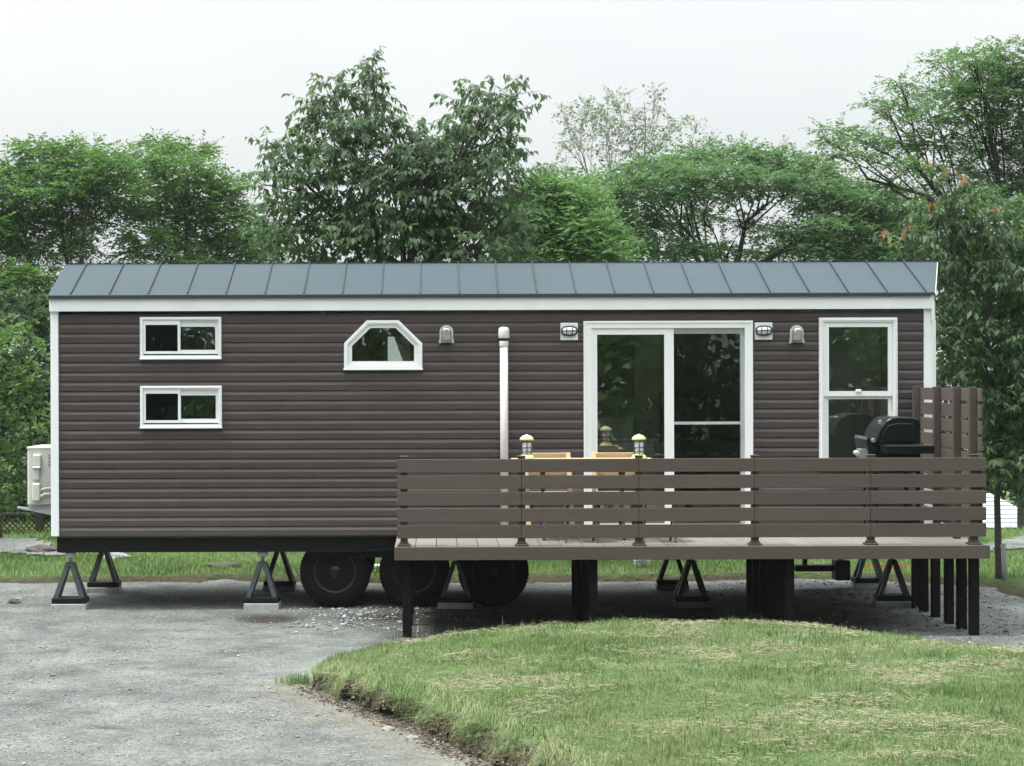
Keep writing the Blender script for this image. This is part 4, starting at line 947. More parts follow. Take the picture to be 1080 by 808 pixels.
# privacy screen along the right end
scr = thing('privacy_screen', (5.06, -1.4, DT), 'tall brown slatted privacy screen at the right end of the deck beside the barbecue', 'screen')
ST = W(1030, 409.5, 19.5)[1]
for d_ in (19.53, 20.13, 20.92, 21.80):
    y0 = d_ + CAMY
    o = MB().box(5.02, 5.088, y0, y0 + .068, DT + .002, ST + .012, .004).build('screen_post', M['compv'], scr); rand_shade(o, 0)
m_ = MB(); z = ST
while z - BH > DT + .02:
    m_.box(5.090, 5.112, -2.585, -0.06, z - BH, z, .0025); z -= PITCH
rand_shade(m_.build('slat_panel', M['comp'], scr), .06)

# ------------------------------------------------------------------ table, chairs, stools, lanterns
TT = P(615, 484.4, 20.2)[1]
tab = thing('table', (1.43, -1.65, DT), 'pale pine table behind the railing, carrying the two lanterns', 'table')
xa, xb = PX(541, 20.0), PX(692, 20.0)
tp = MB()
for k_ in range(6): tp.box(xa, xb, -2.0 + k_ * .1, -2.0 + k_ * .1 + .095, TT - .025, TT, .003)
tp.build('tabletop', M['wood'], tab)
for sx_ in (xa + .3, xb - .3):
    for f in (-1, 1): MB().beam((sx_ , -1.64 + f * .26, DT), (sx_ , -1.64 - f * .24, TT - .027), .05, .03, (1, 0, 0)).build('leg', M['chairmetal'], tab)
MB().box(xa + .28, xb - .28, -1.66, -1.62, TT - .08, TT - .03).build('stretcher', M['chairmetal'], tab)
ch0 = thing('chair', (0, 0, 0), '', 'chair')
# local frame: seat faces -y (towards the camera), the back rests lean away
bkp = MB().box(-.21, .21, .19, .21, .745, .82, .004).box(-.205, .215, .175, .195, .60, .64, .004); bkp.build('backrest', M['wood'], ch0)
for s in (-1, 1):
    MB().beam((s * .215, -.22, 0), (s * .215, .21, .815), .03, .045, (1, 0, 0)).build('leg', M['wood'], ch0)
    MB().beam((s * .18, .24, 0), (s * .18, -.18, .42), .03, .04, (1, 0, 0)).build('leg', M['chairmetal'], ch0)
st_ = MB()
for k_ in range(6): st_.box(-.2, .2, -.2 + k_ * .065, -.2 + k_ * .065 + .05, .42, .438, .003)
st_.build('seat', M['wood'], ch0)
for i, (px, rz, lb) in enumerate(((577.5, .05, 'pine folding chair behind the table, next to the left lantern'), (648, -.05, 'pine folding chair behind the table, next to the right lantern'))):
    o = ch0 if i == 0 else copy_tree(ch0); o.location = (PX(px, 20.75), -1.40, DT); o.rotation_euler = (0, 0, rz); tag(o, lb, 'chair', 'pine folding chairs at the table')
sl0 = thing('stool', (0, 0, 0), '', 'stool')
MB().box(-.17, .17, -.15, .15, .42, .455, .01).build('seat', M['crate'], sl0)
for s in (-1, 1):
    MB().beam((s * .15, -.14, 0), (s * .15, .13, .418), .02, .02, (1, 0, 0)).build('leg', M['chairmetal'], sl0); MB().beam((s * .13, .14, 0), (s * .13, -.13, .418), .02, .02, (1, 0, 0)).build('leg', M['chairmetal'], sl0)
for i, (px, lb) in enumerate(((611.5, 'white topped folding stool in the gaps of the railing between the lanterns'), (693, 'white topped folding stool in the gaps of the railing, right of the right lantern'))):
    o = sl0 if i == 0 else copy_tree(sl0); o.location = (PX(px, 19.95), -2.12, DT); tag(o, lb, 'stool', 'white topped stools by the table')
ln0 = thing('lantern', (0, 0, 0), '', 'lantern')
MB().lathe([(.066, 0), (.066, .012), (.060, .03), (.046, .042)], (0, 0, 0), seg=28).build('base', M['yellow'], ln0)
MB().lathe([(.040, .043), (.041, .05), (.041, .15), (.038, .158)], (0, 0, 0), seg=24).build('lamp_glass', M['white_lamp'], ln0)
cg = MB()
for k_ in range(6):
    a = math.pi / 6 + k_ * math.pi / 3; cg.tube([(math.cos(a) * .047, math.sin(a) * .047, .042), (math.cos(a) * .047, math.sin(a) * .047, .160)], .0032, 6)
for z in (.068, .103, .150):
    cg.tube([(math.cos(a) * .047, math.sin(a) * .047, z) for a in np.linspace(0, 2 * math.pi, 25)], .0035, 6, cap=False)
cg.build('cage', M['lampmetal'], ln0)
MB().lathe([(.058, .160), (.060, .168), (.056, .180), (.042, .193), (.030, .200), (.012, .204), (.004, .210)], (0, 0, 0), seg=28).build('cap', M['yellow'], ln0)
for i, (px, lb) in enumerate(((555.4, 'cream yellow caged lantern at the left end of the pine table'), (673.8, 'cream yellow caged lantern in front of the glass door'))):
    o = ln0 if i == 0 else copy_tree(ln0); o.location = (PX(px, 20.05), -1.93, TT + .001); o.scale = (1.13, 1.13, 1.17); tag(o, lb, 'lantern', 'caged lanterns on the table')

# ------------------------------------------------------------------ barbecue
DG = 20.6; gy = DG + CAMY
bq = thing('barbecue', (PX(945, DG), gy + .3, DT), 'black gas barbecue with closed lid beside the privacy screen', 'barbecue')
def Q(px, py): return P(px, py, DG)
lidp = [Q(923.5, 468), Q(924.5, 461), Q(929, 451), Q(935, 443.5), Q(940, 440.6), Q(948, 439.7), Q(962, 440.0), Q(968, 441.5), Q(970.5, 446), Q(971, 468)]
lid = MB().prism(lidp, 'y', gy, gy + .62, .012).build('lid', M['grill'], bq)
lp2 = [Q(930, 466), Q(932, 456), Q(937, 448.5), Q(948, 446), Q(963, 447), Q(965, 466)]
MB().prism(lp2, 'y', gy - .012, gy + .005, .006).build('lid_end', M['grill'], lid)
c = Q(928, 445.5); MB().tube([(c[0], gy + .02, c[1]), (c[0] + .10, gy + .45, c[1])], .018, 12).build('handle', M['steel'], lid)
c2 = Q(932, 448); MB().beam((c[0], gy + .06, c[1]), (c2[0], gy + .06, c2[1]), .02, .012, (0, 1, 0)).build('handle_bracket', M['steel'], lid)
x0, z0 = Q(924, 481); x1, z1 = Q(971, 469); MB().box(x0, x1, gy + .01, gy + .61, DT + .62, z1 - .003, .01).build('firebox', M['grill'], bq)
x0, z0 = Q(928, 477.5); x1, z1 = Q(977.5, 468.6); MB().box(x0, x1, gy - .32, gy - .02, z0, z1, .008).build('side_shelf', M['grill'], bq)
x0, z0 = Q(917, 482); x1, z1 = Q(924, 470); MB().prism([Q(914, 461.5), Q(924, 464), Q(924, 480), Q(917, 480)], 'y', gy + .02, gy + .6, .004).build('control_panel', M['grill'], bq)
x0, z0 = Q(905, 463); x1, z1 = Q(914.5, 459); MB().prism([Q(905.5, 459), Q(915, 460.8), Q(915, 464), Q(905.5, 462.3)], 'y', gy + .02, gy + .18).build('front_trim', M['steel'], bq)
x0, z0 = Q(907, 481); x1, z1 = Q(917, 473.5); MB().box(x0 + .005, x1 + .01, gy + .05, gy + .22, z0 - .02, z1, .006).build('front_panel', M['steel'], bq)
kb = [(906, 477.5), (909.5, 479), (913, 478)]
for i, (kx, kz) in enumerate(kb):
    c = Q(kx, kz); MB().lathe([(.016, -.03), (.02, -.02), (.022, .012)], (c[0] - .008, gy + .07 + i * .06, c[1]), 'x', 14).build('knob', M['crate'], bq)
c = Q(921, 464.5); MB().lathe([(.02, -.03), (.022, 0)], (c[0], gy + .02, c[1]), 'y', 14).build('hinge_boss', M['steel'], bq)
xa, xb = Q(925, 480)[0], Q(969, 480)[0]
for lx in (xa, xb):
    for ly in (gy + .06, gy + .56): MB().box(lx - .02, lx + .02, ly - .02, ly + .02, DT + (.06 if lx == xb else 0), DT + .62).build('leg', M['grill'], bq)
MB().box(xa, xb, gy + .05, gy + .57, DT + .12, DT + .14).build('shelf', M['grill'], bq)
for ly in (gy + .03, gy + .59): MB().lathe([(.03, -.02), (.07, -.02), (.07, .02), (.03, .02)], (xb, ly, DT + .07), 'y', 20).build('wheel', M['tyre'], bq)

# ------------------------------------------------------------------ things behind: lattice fence, shelter, net, benches, rocks
fx = thing('lattice_fence', (-7.3, 10, 0), 'low dark brown lattice fence beyond the verge at the left edge', 'fence')
FD = 32.0; fy = FD + CAMY; gz = float(ground_z(-7.0, fy)); ft = P(20, 541, FD)[1]
lt = MB()
x = -11.0
while x < -4.4:
    lt.beam((x, fy, gz - .02), (x + .32, fy, ft - .04), .018, .012, (0, 1, 0)); lt.beam((x + .32, fy + .02, gz - .02), (x, fy + .02, ft - .04), .018, .012, (0, 1, 0)); x += .085
lt.build('lattice', M['lattice'], fx)
MB().box(-11.1, -4.0, fy - .03, fy + .05, ft - .045, ft, .004).box(-11.1, -4.0, fy - .02, fy + .04, gz + .02, gz + .06, .004).build('rail', M['lattice'], fx)
for x in (-11.0, -9.6, -8.2, -6.8, -6.05, -5.4, -4.1): MB().box(x - .06, x + .06, fy - .04, fy + .07, gz - .1, ft + .02, .006).build('post', M['lattice'], fx)
# gazebo
GD = 46.0; gyy = GD + CAMY
el, er = P(968, 556.5, GD), P(1112, 556.5, GD); apx = P(1031, 521, GD + 1.3)
gz0 = el[1]; cyg = gyy + 1.5; gb0 = float(ground_z((el[0] + er[0]) / 2, cyg)) - .1
gb_ = thing('gazebo', ((el[0] + er[0]) / 2, cyg, gb0), 'picnic gazebo with a pale ribbed hipped metal roof right of the deck', 'gazebo')
g2 = MB(); rx0, rx1 = apx[0] - .05, apx[0] + .35
cor = [(el[0], gyy, gz0), (er[0], gyy, gz0), (er[0], gyy + 3, gz0), (el[0], gyy + 3, gz0)]; r0, r1 = (rx0, cyg, apx[1]), (rx1, cyg, apx[1])
vv = [g2.bm.verts.new(p) for p in cor + [r0, r1]]
for q in ((0, 1, 5, 4), (1, 2, 5), (2, 3, 4, 5), (3, 0, 4), (3, 2, 1, 0)): g2.bm.faces.new([vv[i] for i in q])
nrow = 8
for k_ in range(1, nrow):
    t = k_ / nrow
    a = Vector(cor[0]).lerp(Vector(r0), t) + Vector((0, 0, .012)); b = Vector(cor[1]).lerp(Vector(r1), t) + Vector((0, 0, .012)); g2.beam(a, b, .03, .02)
    a2 = Vector(cor[3]).lerp(Vector(r0), t) + Vector((0, 0, .012)); g2.beam(a, a2, .03, .02); b2 = Vector(cor[2]).lerp(Vector(r1), t) + Vector((0, 0, .012)); g2.beam(b, b2, .03, .02)
g2.build('roof', M['metalroof'], gb_)
for (x, y) in ((el[0] + .2, gyy + .25), (P(1058.5, 0, GD)[0], gyy + .25), (er[0] - .2, gyy + .25), (el[0] + .2, gyy + 2.7), (er[0] - .2, gyy + 2.7)): MB().box(x - .055, x + .055, y - .055, y + .055, gb0 - .3, gz0 - .01).build('post', M['darkwood'], gb_)
MB().box(el[0] + .12, er[0] - .12, gyy + .2, gyy + .28, gz0 - .12, gz0 - .02).build('beam', M['darkwood'], gb_)
# orange net seen under the right end
on = thing('barrier_net', (5.6, 3.8, 0), 'orange plastic barrier net lying slack behind the right end of the home', 'net')
nx0, nx1 = PX(912, 25.8), PX(985, 25.8); zt3 = P(945, 595, 25.8)[1]; zb3 = P(945, 607, 25.8)[1]; m_ = MB()
for k_ in range(26):
    x = nx0 + (nx1 - nx0) * k_ / 25; m_.beam((x, 3.8 + .06 * math.sin(k_), zb3), (x + .02, 3.8 + .05 * math.sin(k_ * 1.3), zt3 - .03 * math.sin(k_ * .5) ** 2), .02, .004, (0, 1, 0))
for k_ in range(7):
    t = k_ / 6
    for j in range(25):
        xa_ = nx0 + (nx1 - nx0) * j / 25; xb_ = nx0 + (nx1 - nx0) * (j + 1) / 25
        za = zb3 + (zt3 - zb3 - .03 * math.sin(j * .5) ** 2) * t; zb = zb3 + (zt3 - zb3 - .03 * math.sin((j + 1) * .5) ** 2) * t
        m_.beam((xa_, 3.8 + .055 * math.sin(j), za), (xb_, 3.8 + .055 * math.sin(j + 1), zb), .006, .022)
m_.build('mesh', M['orange'], on)
for x in (nx0, (nx0 + nx1) / 2, nx1): MB().tube([(x, 3.82, zb3 - .1), (x, 3.82, zt3 + .02)], .012, 8).build('stake', M['darkwood'], on)
def plank(px0, px1, py, d, label):
    x0, x1 = PX(px0, d), PX(px1, d); z = P((px0 + px1) / 2, py, d)[1]; y = d + CAMY; g0 = float(ground_z((x0 + x1) / 2, y))
    o = thing('plank', ((x0 + x1) / 2, y, g0), label, 'plank', 'low white planks behind the home')
    MB().box(x0, x1, y, y + .22, z - .03, z, .004).build('board', M['crate'], o)
    MB().box(x0, x1, y - .012, y + .01, z - .075, z - .05, .003).build('edge_rail', M['crate'], o)
    for x in (x0 + .12, x1 - .12): MB().box(x - .03, x + .03, y + .02, y + .2, g0 - .05, z - .031).build('block', M['darkwood'], o)
plank(378, 420, 596.5, 25.6, 'low white plank glimpsed between the first two wheels')
plank(826, 874, 597.5, 25.6, 'low white plank glimpsed under the deck beside the black box')
# white wire crate seen under the deck
cr_ = thing('wire_crate', (2.6, 4.0, 0), 'white wire crate on the verge behind the deck', 'crate')
x0, x1 = PX(669, 26), PX(684, 26); g0 = float(ground_z(x0, 4)); m_ = MB()
for k_ in range(6): m_.rframe(x0, x1, g0 + .01 + k_ * .035, g0 + .018 + k_ * .035, .001, .001, .001, .001, 3.9, 4.1)
for k_ in range(6):
    xx = x0 + (x1 - x0) * k_ / 5
    for yy in (3.9, 4.1): m_.tube([(xx, yy, g0), (xx, yy, g0 + .2)], .006, 6)
m_.build('wire', M['crate'], cr_)
# rocks
def rock(px, py, r, mat, label, flat=.6, seed=0, name='rock'):
    d = gd(px, py, .05); x = PX(px, d); y = d + CAMY; rs = random.Random(seed)
    bm = bmesh.new(); bmesh.ops.create_icosphere(bm, subdivisions=3, radius=1)
    for v in bm.verts:
        n = v.co.copy(); k2 = 1 + .22 * math.sin(n.x * 3 + seed) * math.cos(n.y * 2.6 + seed * 2) + .12 * math.sin(n.z * 5 + n.x * 4 + seed) + rs.uniform(-.03, .03)
        v.co = Vector((n.x * r * k2 * 1.3, n.y * r * k2, max(-.35, n.z) * r * k2 * flat))
    me = bpy.data.meshes.new(name); bm.to_mesh(me); bm.free(); me.materials.append(mat)
    o = bpy.data.objects.new(name, me); COL.objects.link(o); o.location = (x, y, float(ground_z(x, y)) if y > 2.9 else float(pad_z(x, y))); tag(o, label, 'rock'); return o
rock(121, 591, .17, M['paleRock'], 'pale flat boulder on the verge left of the second jack pair', .45, 3)
rock(14, 632, .07, M['rock'], 'small brown stone at the foot of the verge, left edge', .6, 5)
rock(19, 628, .05, M['paleRock'], 'small pale stone touching the brown stone at the left edge', .6, 6)
rock(6, 578, .22, M['rock'], 'dark rock beside the gravel path at the left edge', .5, 8)
rock(44, 586, .18, M['rock'], 'dark rock at the tip of the gravel path', .4, 9)
rock(235, 600, .16, M['rock'], 'dark low rock in the turf step left of the second jack', .45, 14)
rock(408, 763, .035, M['paleRock'], 'pale chip of stone fallen at the foot of the cut bank', .7, 15)
rock(434, 771, .03, M['paleRock'], 'pale pebble at the foot of the cut bank right of the chip', .7, 16)

# ------------------------------------------------------------------ trees
def leaves_mesh(name, pos, ax, side, up, L, Wd, tint, mat, parent, fold=0.18):
    n = len(pos); mid = pos + ax * (L * .45)[:, None]; lift = up * (Wd * fold)[:, None]; sw = side * (Wd * .5)[:, None]
    tip = pos + ax * L[:, None] - up * (L * .08)[:, None]
    V = np.stack([pos, mid + sw + lift, tip, mid - sw + lift], 1).reshape(-1, 3)
    return np_mesh(name, V, quads=np.arange(n * 4).reshape(-1, 4), mat=mat, attrs={'tint': np.repeat(tint, 4)}, parent=parent)
def nrm(a): return a / (np.linalg.norm(a, axis=1)[:, None] + 1e-9)
def foliage(r, clumps, d0, depth, style, twig_density, leaf, leaves_per, twig_len, mat, parent, tint0=0.45, tsd=0.18, hole=0.0):
    """clumps: (px,py,rx,ry[,tint shift]) in photo pixels at depth d0 -> leaves on twigs spread through real ellipsoids"""
    PO, AX, SI, UP, LL, WW, TT_, TW = [], [], [], [], [], [], [], []
    for cl_ in clumps:
        px, py, rx, ry = cl_[:4]; ts = cl_[4] if len(cl_) > 4 else 0.0
        dd_ = d0 + r.uniform(-1, 1) * depth; c = P(px, py, dd_); sc_ = dd_ / F
        R = np.array([rx * sc_, max(rx, ry) * sc_ * 1.0, ry * sc_]); cen = np.array([c[0], dd_ + CAMY, c[1]])
        nt_ = max(3, int(twig_density * rx * ry)) if len(cl_) < 5 else 2
        u = nrm(r.normal(0, 1, (nt_, 3))); rad = r.uniform(0, 1, nt_) ** (1 / 2.4)
        base = cen + u * rad[:, None] * R * r.uniform(.7, 1.25, (nt_, 1))
        if style == 'feather': dirv_ = nrm(u * np.array([1, 1, .5]) + r.normal(0, .5, (nt_, 3)) * np.array([1, 1, .7]) + np.array([0, 0, .08]))
        elif style == 'droop': dirv_ = nrm(u * np.array([1, 1, .6]) + r.normal(0, .35, (nt_, 3)) + np.array([0, 0, .25]))
        else: dirv_ = nrm(u + r.normal(0, .6, (nt_, 3)))
        tl = twig_len * r.uniform(.6, 1.3, nt_) * (1 if len(cl_) < 5 else .45)
        tt = ts + r.normal(0, .10, nt_) + .10 * u[:, 2] * 0
        m = leaves_per
        t = np.tile(np.linspace(.12, 1, m), nt_) + r.uniform(-.04, .04, nt_ * m)
        B = np.repeat(base, m, 0); D = np.repeat(dirv_, m, 0); TL = np.repeat(tl, m)
        sag = np.zeros_like(B); sag[:, 2] = -.22 * TL * t ** 2
        pos = B + D * (TL * t)[:, None] + sag
        sgn = np.tile(np.where(np.arange(m) % 2, 1., -1.), nt_)[:, None]
        sidev = nrm(np.cross(D, np.array([0, 0, 1.]) + r.normal(0, .15, D.shape)))
        if style == 'feather':
            ax_ = nrm(sidev * sgn * .9 + D * .5 + r.normal(0, .25, D.shape) + np.array([0, 0, -.08])); upv = nrm(np.array([0, 0, 1.]) + r.normal(0, .6, D.shape))
        elif style == 'droop':
            ax_ = nrm(sidev * sgn * .55 + D * .45 + r.normal(0, .25, D.shape) + np.array([0, 0, -.75])); upv = nrm(D * .4 + sidev * sgn * .6 + np.array([0, 0, .6]) + r.normal(0, .3, D.shape))
        else:
            ax_ = nrm(sidev * sgn * .7 + D * .5 + r.normal(0, .45, D.shape)); upv = nrm(np.array([0, 0, 1.]) + r.normal(0, .5, D.shape))
        s2 = nrm(np.cross(ax_, upv)); upv = nrm(np.cross(s2, ax_))
        L_ = leaf[0] * r.uniform(.45, 1.35, len(pos)); W_ = L_ * leaf[1]
        PO.append(pos); AX.append(ax_); SI.append(s2); UP.append(upv); LL.append(L_); WW.append(W_)
        lim = .90 if ts < .35 else 1.0
        TT_.append(np.clip(tint0 + np.repeat(tt, m) + r.normal(0, tsd, len(pos)), 0, lim)); TW.append((base, dirv_, tl))
    cat_ = np.concatenate
    o = leaves_mesh('crown', cat_(PO), cat_(AX), cat_(SI), cat_(UP), cat_(LL), cat_(WW), cat_(TT_), mat, parent)
    return o, TW
def tree(name, label, cat, d0, clumps, trunk, style, dens, leaf, per, tlen, mat, bark, seed, depth=.8, group=None, r0=.12, limb=True, tint0=.45, tsd=.18, twigs=True, fork=0.45):
    """trunk: (px, base depth offset) ; limbs run from the trunk to every clump"""
    r = np.random.default_rng(seed); y0 = d0 + CAMY; x0 = PX(trunk[0], d0)
    g0 = float(ground_z(x0, y0)) - .05
    root = thing(name, (x0, y0, g0 + .05), label, cat, group)
    crown, TW = foliage(r, clumps, d0, depth, style, dens, leaf, per, tlen, mat, root, tint0, tsd)
    zc = np.array([P(c[0], c[1], d0)[1] for c in clumps]); zf = g0 + max(.6, (zc.min() - g0)) * fork if trunk[1] is None else P(trunk[0], trunk[1], d0)[1]
    mb = MB(); top = Vector((x0 + r.uniform(-.1, .1), y0, zf))
    mb.tube([(x0, y0, g0 - .1), (x0, y0, g0 + .15), (x0 + r.uniform(-.04, .04), y0, (g0 + zf) / 2), top], [r0 * 1.35, r0 * 1.05, r0 * .9, r0 * .75], 9)
    if limb:
        cs = np.array([b_.mean(0) for b_, _, _ in TW]); kk = max(3, len(cs) // 5)
        cen = cs[r.choice(len(cs), kk, replace=False)]
        for _ in range(8):
            asg = np.argmin(((cs[:, None] - cen[None]) ** 2).sum(-1), 1)
            cen = np.array([cs[asg == j].mean(0) if (asg == j).any() else cen[j] for j in range(kk)])
        def wob(a): return Vector((r.uniform(-a, a), r.uniform(-a, a), r.uniform(-a * .5, a)))
        for j in range(kk):
            if not (asg == j).any(): continue
            c = Vector(cen[j]); s0 = top - Vector((0, 0, float(r.uniform(0, .35)) * (zf - g0))); v = c - s0; L = v.length
            m1 = s0 + v * .3 + wob(.07 * L) + Vector((0, 0, .04 * L)); m2 = s0 + v * .6 + wob(.07 * L) + Vector((0, 0, .05 * L)); m3 = s0 + v * .85 + wob(.05 * L)
            rr = r0 * .42; mb.tube([s0, m1, m2, m3, c], [rr, rr * .78, rr * .55, rr * .38, rr * .2], 6, cap=False)
            for i in np.nonzero(asg == j)[0]:
                base, dv, tl = TW[i]; cc = Vector(cs[i]); f = float(r.uniform(.1, .8)); st = m1.lerp(m2, f * 2) if f < .5 else m2.lerp(m3, f * 2 - 1)
                v2 = cc - st; mm = st + v2 * .5 + wob(.10 * v2.length) + Vector((0, 0, .05 * v2.length)); r2 = rr * .34
                mb.tube([st, mm, cc], [r2, r2 * .7, r2 * .35], 4, cap=False)
                if twigs:
                    for q_ in r.choice(len(base), min(len(base), 12), replace=False):
                        b0 = Vector(base[q_]); b1 = b0 + Vector(dv[q_]) * float(tl[q_]) * .8; s1 = mm.lerp(cc, float(r.uniform(.1, 1)))
                        mb.tube([s1, s1.lerp(b0, .55) + wob(.04), b0, b1], [r2 * .4, r2 * .3, r2 * .2, r2 * .06], 3, cap=False)
    mb.build('trunk', bark, root)
    return root
cherry = [(393, 72, 8, 9), (380, 87, 16, 8), (395, 92, 10, 10), (350, 86, 15, 5), (328, 109, 14, 6), (352, 108, 24, 9), (385, 111, 20, 9), (412, 110, 8, 6), (345, 130, 32, 12), (378, 134, 28, 12), (410, 132, 26, 9), (434, 131, 8, 4),
          (282, 148, 10, 4), (300, 157, 20, 9), (340, 158, 36, 16), (390, 160, 40, 16), (436, 156, 22, 8), (292, 184, 18, 7), (278, 193, 9, 4), (325, 187, 36, 16), (380, 190, 45, 17), (430, 184, 36, 16), (300, 215, 24, 11), (350, 218, 48, 16), (415, 216, 46, 17),
          (290, 240, 22, 9), (335, 246, 44, 14), (400, 246, 52, 16), (450, 240, 36, 16), (310, 266, 34, 9), (370, 270, 46, 9), (430, 268, 46, 10), (470, 262, 30, 10),
          (498, 89, 6, 9), (500, 104, 9, 10), (528, 98, 12, 10), (549, 98, 8, 5), (477, 108, 6, 7), (512, 122, 28, 13), (540, 120, 10, 9), (482, 132, 22, 10), (524, 145, 26, 13), (488, 155, 36, 14), (530, 166, 16, 10), (470, 180, 36, 16), (515, 184, 34, 13), (492, 208, 44, 16), (540, 206, 18, 9), (515, 234, 40, 16), (480, 238, 32, 14), (500, 262, 40, 12), (545, 240, 20, 11), (540, 266, 22, 8), (438, 150, 20, 9), (458, 158, 22, 9), (448, 178, 28, 12), (462, 205, 30, 12), (455, 228, 30, 10)]
tree('cherry_tree', 'broad cherry tree with two leafy peaks and drooping leaves rising behind the roof', 'tree', 27.0, cherry, (432, 275), 'droop', .10, (.112, .44), 10, .28, M['leaf_cherry'], M['bark'], 3, .55, r0=.11, tsd=.16)
leftA = [(40, 157, 26, 6), (85, 161, 30, 7), (118, 171, 20, 6), (20, 182, 26, 8), (66, 180, 40, 9), (110, 186, 26, 8), (8, 205, 28, 9), (55, 205, 42, 10), (104, 208, 32, 9), (22, 232, 34, 10), (74, 234, 40, 9), (-10, 240, 26, 10), (10, 262, 30, 10), (64, 262, 36, 8), (28, 292, 30, 10), (-12, 300, 26, 12), (58, 310, 22, 10), (22, 326, 28, 10), (-25, 190, 26, 8), (-40, 225, 30, 12), (48, 345, 16, 10)]
leftB = [(172, 153, 20, 5), (203, 159, 20, 6), (156, 168, 24, 7), (196, 178, 34, 7), (228, 190, 18, 6), (160, 196, 32, 8), (212, 204, 36, 8), (248, 201, 14, 5), (144, 222, 30, 8), (192, 228, 36, 9), (240, 226, 30, 8), (158, 252, 30, 8), (206, 256, 36, 9), (250, 252, 28, 8), (274, 246, 14, 7), (282, 268, 16, 7), (190, 274, 30, 5), (240, 274, 30, 6), (136, 268, 14, 6)]
tree('honey_locust', 'leafy green tree with feathery flat layers at the left edge of the photo', 'tree', 44.0, leftA, (80, 285), 'feather', .85, (.095, .46), 12, .42, M['leaf_left'], M['bark2'], 5, 1.0, 'feathery locust trees beyond the home', r0=.15, tsd=.17)
tree('honey_locust', 'leafy green tree with feathery flat layers between the left edge tree and the cherry tree', 'tree', 45.5, leftB, (190, 300), 'feather', .85, (.095, .46), 12, .42, M['leaf_left'], M['bark2'], 6, 1.0, 'feathery locust trees beyond the home', r0=.15, tsd=.17)
fluffy = [(570, 194, 16, 6), (588, 196, 18, 7), (610, 205, 16, 7), (556, 212, 20, 9), (585, 215, 28, 10), (618, 222, 20, 9), (548, 235, 18, 10), (575, 238, 28, 11), (612, 243, 28, 12), (640, 252, 18, 12), (560, 260, 26, 10), (596, 264, 32, 10), (636, 270, 22, 7)]
tree('acacia_tree', 'soft light green tree right behind the roof between the cherry and the domed tree', 'tree', 31.0, fluffy, (590, 300), 'feather', .95, (.09, .38), 11, .36, M['leaf_fluffy'], M['bark'], 7, .6, r0=.09, tint0=.5)
dome = [(692, 172, 26, 6), (735, 166, 34, 7), (780, 163, 34, 6), (822, 170, 34, 7), (858, 180, 28, 7), (662, 186, 22, 8), (706, 188, 34, 8), (758, 184, 38, 8), (806, 190, 36, 7), (852, 197, 34, 8), (890, 200, 24, 8), (646, 206, 20, 9), (682, 210, 28, 8), (728, 205, 26, 6), (772, 205, 26, 5), (870, 216, 32, 9), (905, 224, 20, 9), (640, 232, 24, 11), (676, 236, 26, 9), (655, 260, 28, 10), (700, 262, 26, 7), (885, 240, 32, 9), (850, 254, 30, 9), (905, 262, 28, 9), (735, 264, 24, 5), (765, 266, 24, 5), (720, 236, 14, 6), (745, 228, 16, 6), (790, 232, 12, 5), (815, 245, 16, 6), (815, 268, 24, 6), (918, 208, 24, 8), (944, 218, 22, 8), (925, 232, 26, 8), (955, 240, 22, 8), (935, 252, 26, 8), (962, 258, 22, 8), (945, 270, 26, 7), (905, 272, 26, 6), (980, 225, 18, 7), (620, 192, 14, 6), (870, 262, 26, 8)]
tree('honey_locust', 'wide domed green tree with bare limbs and sky showing under its crown', 'tree', 42.0, dome, (762, 300), 'feather', .78, (.09, .45), 12, .40, M['leaf_dome'], M['bark2'], 8, 1.1, 'feathery locust trees beyond the home', r0=.17)
tall = [(994, 62, 16, 5), (1025, 62, 24, 6), (1063, 53, 22, 6), (1050, 74, 34, 8), (950, 88, 14, 4), (970, 98, 18, 5), (1008, 92, 26, 7), (1040, 98, 34, 9), (1075, 85, 30, 12), (925, 112, 14, 4), (946, 116, 20, 5), (986, 122, 28, 7), (1028, 126, 32, 9), (1072, 122, 28, 11), (880, 137, 14, 5), (872, 148, 8, 5), (908, 148, 20, 6), (946, 148, 24, 7), (990, 152, 28, 7), (1040, 156, 32, 10), (1080, 160, 26, 14), (912, 164, 16, 4), (956, 176, 20, 6), (880, 164, 8, 3), (1005, 182, 24, 7), (1050, 190, 30, 11), (1085, 200, 24, 14), (938, 196, 14, 4), (1100, 70, 26, 12), (1110, 110, 26, 16), (1120, 150, 30, 18), (975, 205, 18, 6), (1035, 215, 28, 10), (1080, 230, 24, 14)]
tree('locust_tree', 'tall airy tree with long slanting limbs at the right edge of the photo', 'tree', 38.0, tall, (1080, 305), 'feather', .62, (.08, .45), 11, .36, M['leaf_tall'], M['bark2'], 9, 1.0, r0=.15)
sparse = [(596, 120, 8, 4), (612, 114, 14, 5), (606, 132, 12, 5), (648, 102, 10, 4), (640, 114, 14, 6), (626, 124, 14, 6), (668, 116, 8, 5), (692, 95, 4, 4), (691, 107, 5, 6), (697, 117, 5, 3), (662, 132, 14, 7), (640, 138, 14, 6), (612, 150, 12, 5), (598, 155, 8, 4), (684, 136, 10, 5), (704, 140, 10, 5), (718, 132, 10, 4), (735, 130, 6, 3), (690, 152, 12, 5), (665, 155, 14, 6), (640, 160, 14, 5), (752, 152, 12, 4), (770, 158, 12, 4), (792, 162, 10, 3), (580, 180, 12, 4), (596, 178, 10, 4)]
tree('poplar_tree', 'thin pale grey green tree with sparse leaves far behind the roof', 'tree', 62.0, sparse, (646, 215), 'round', .5, (.105, .62), 6, .40, M['leaf_sparse'], M['greybark'], 10, .8, r0=.10)
OT = .55
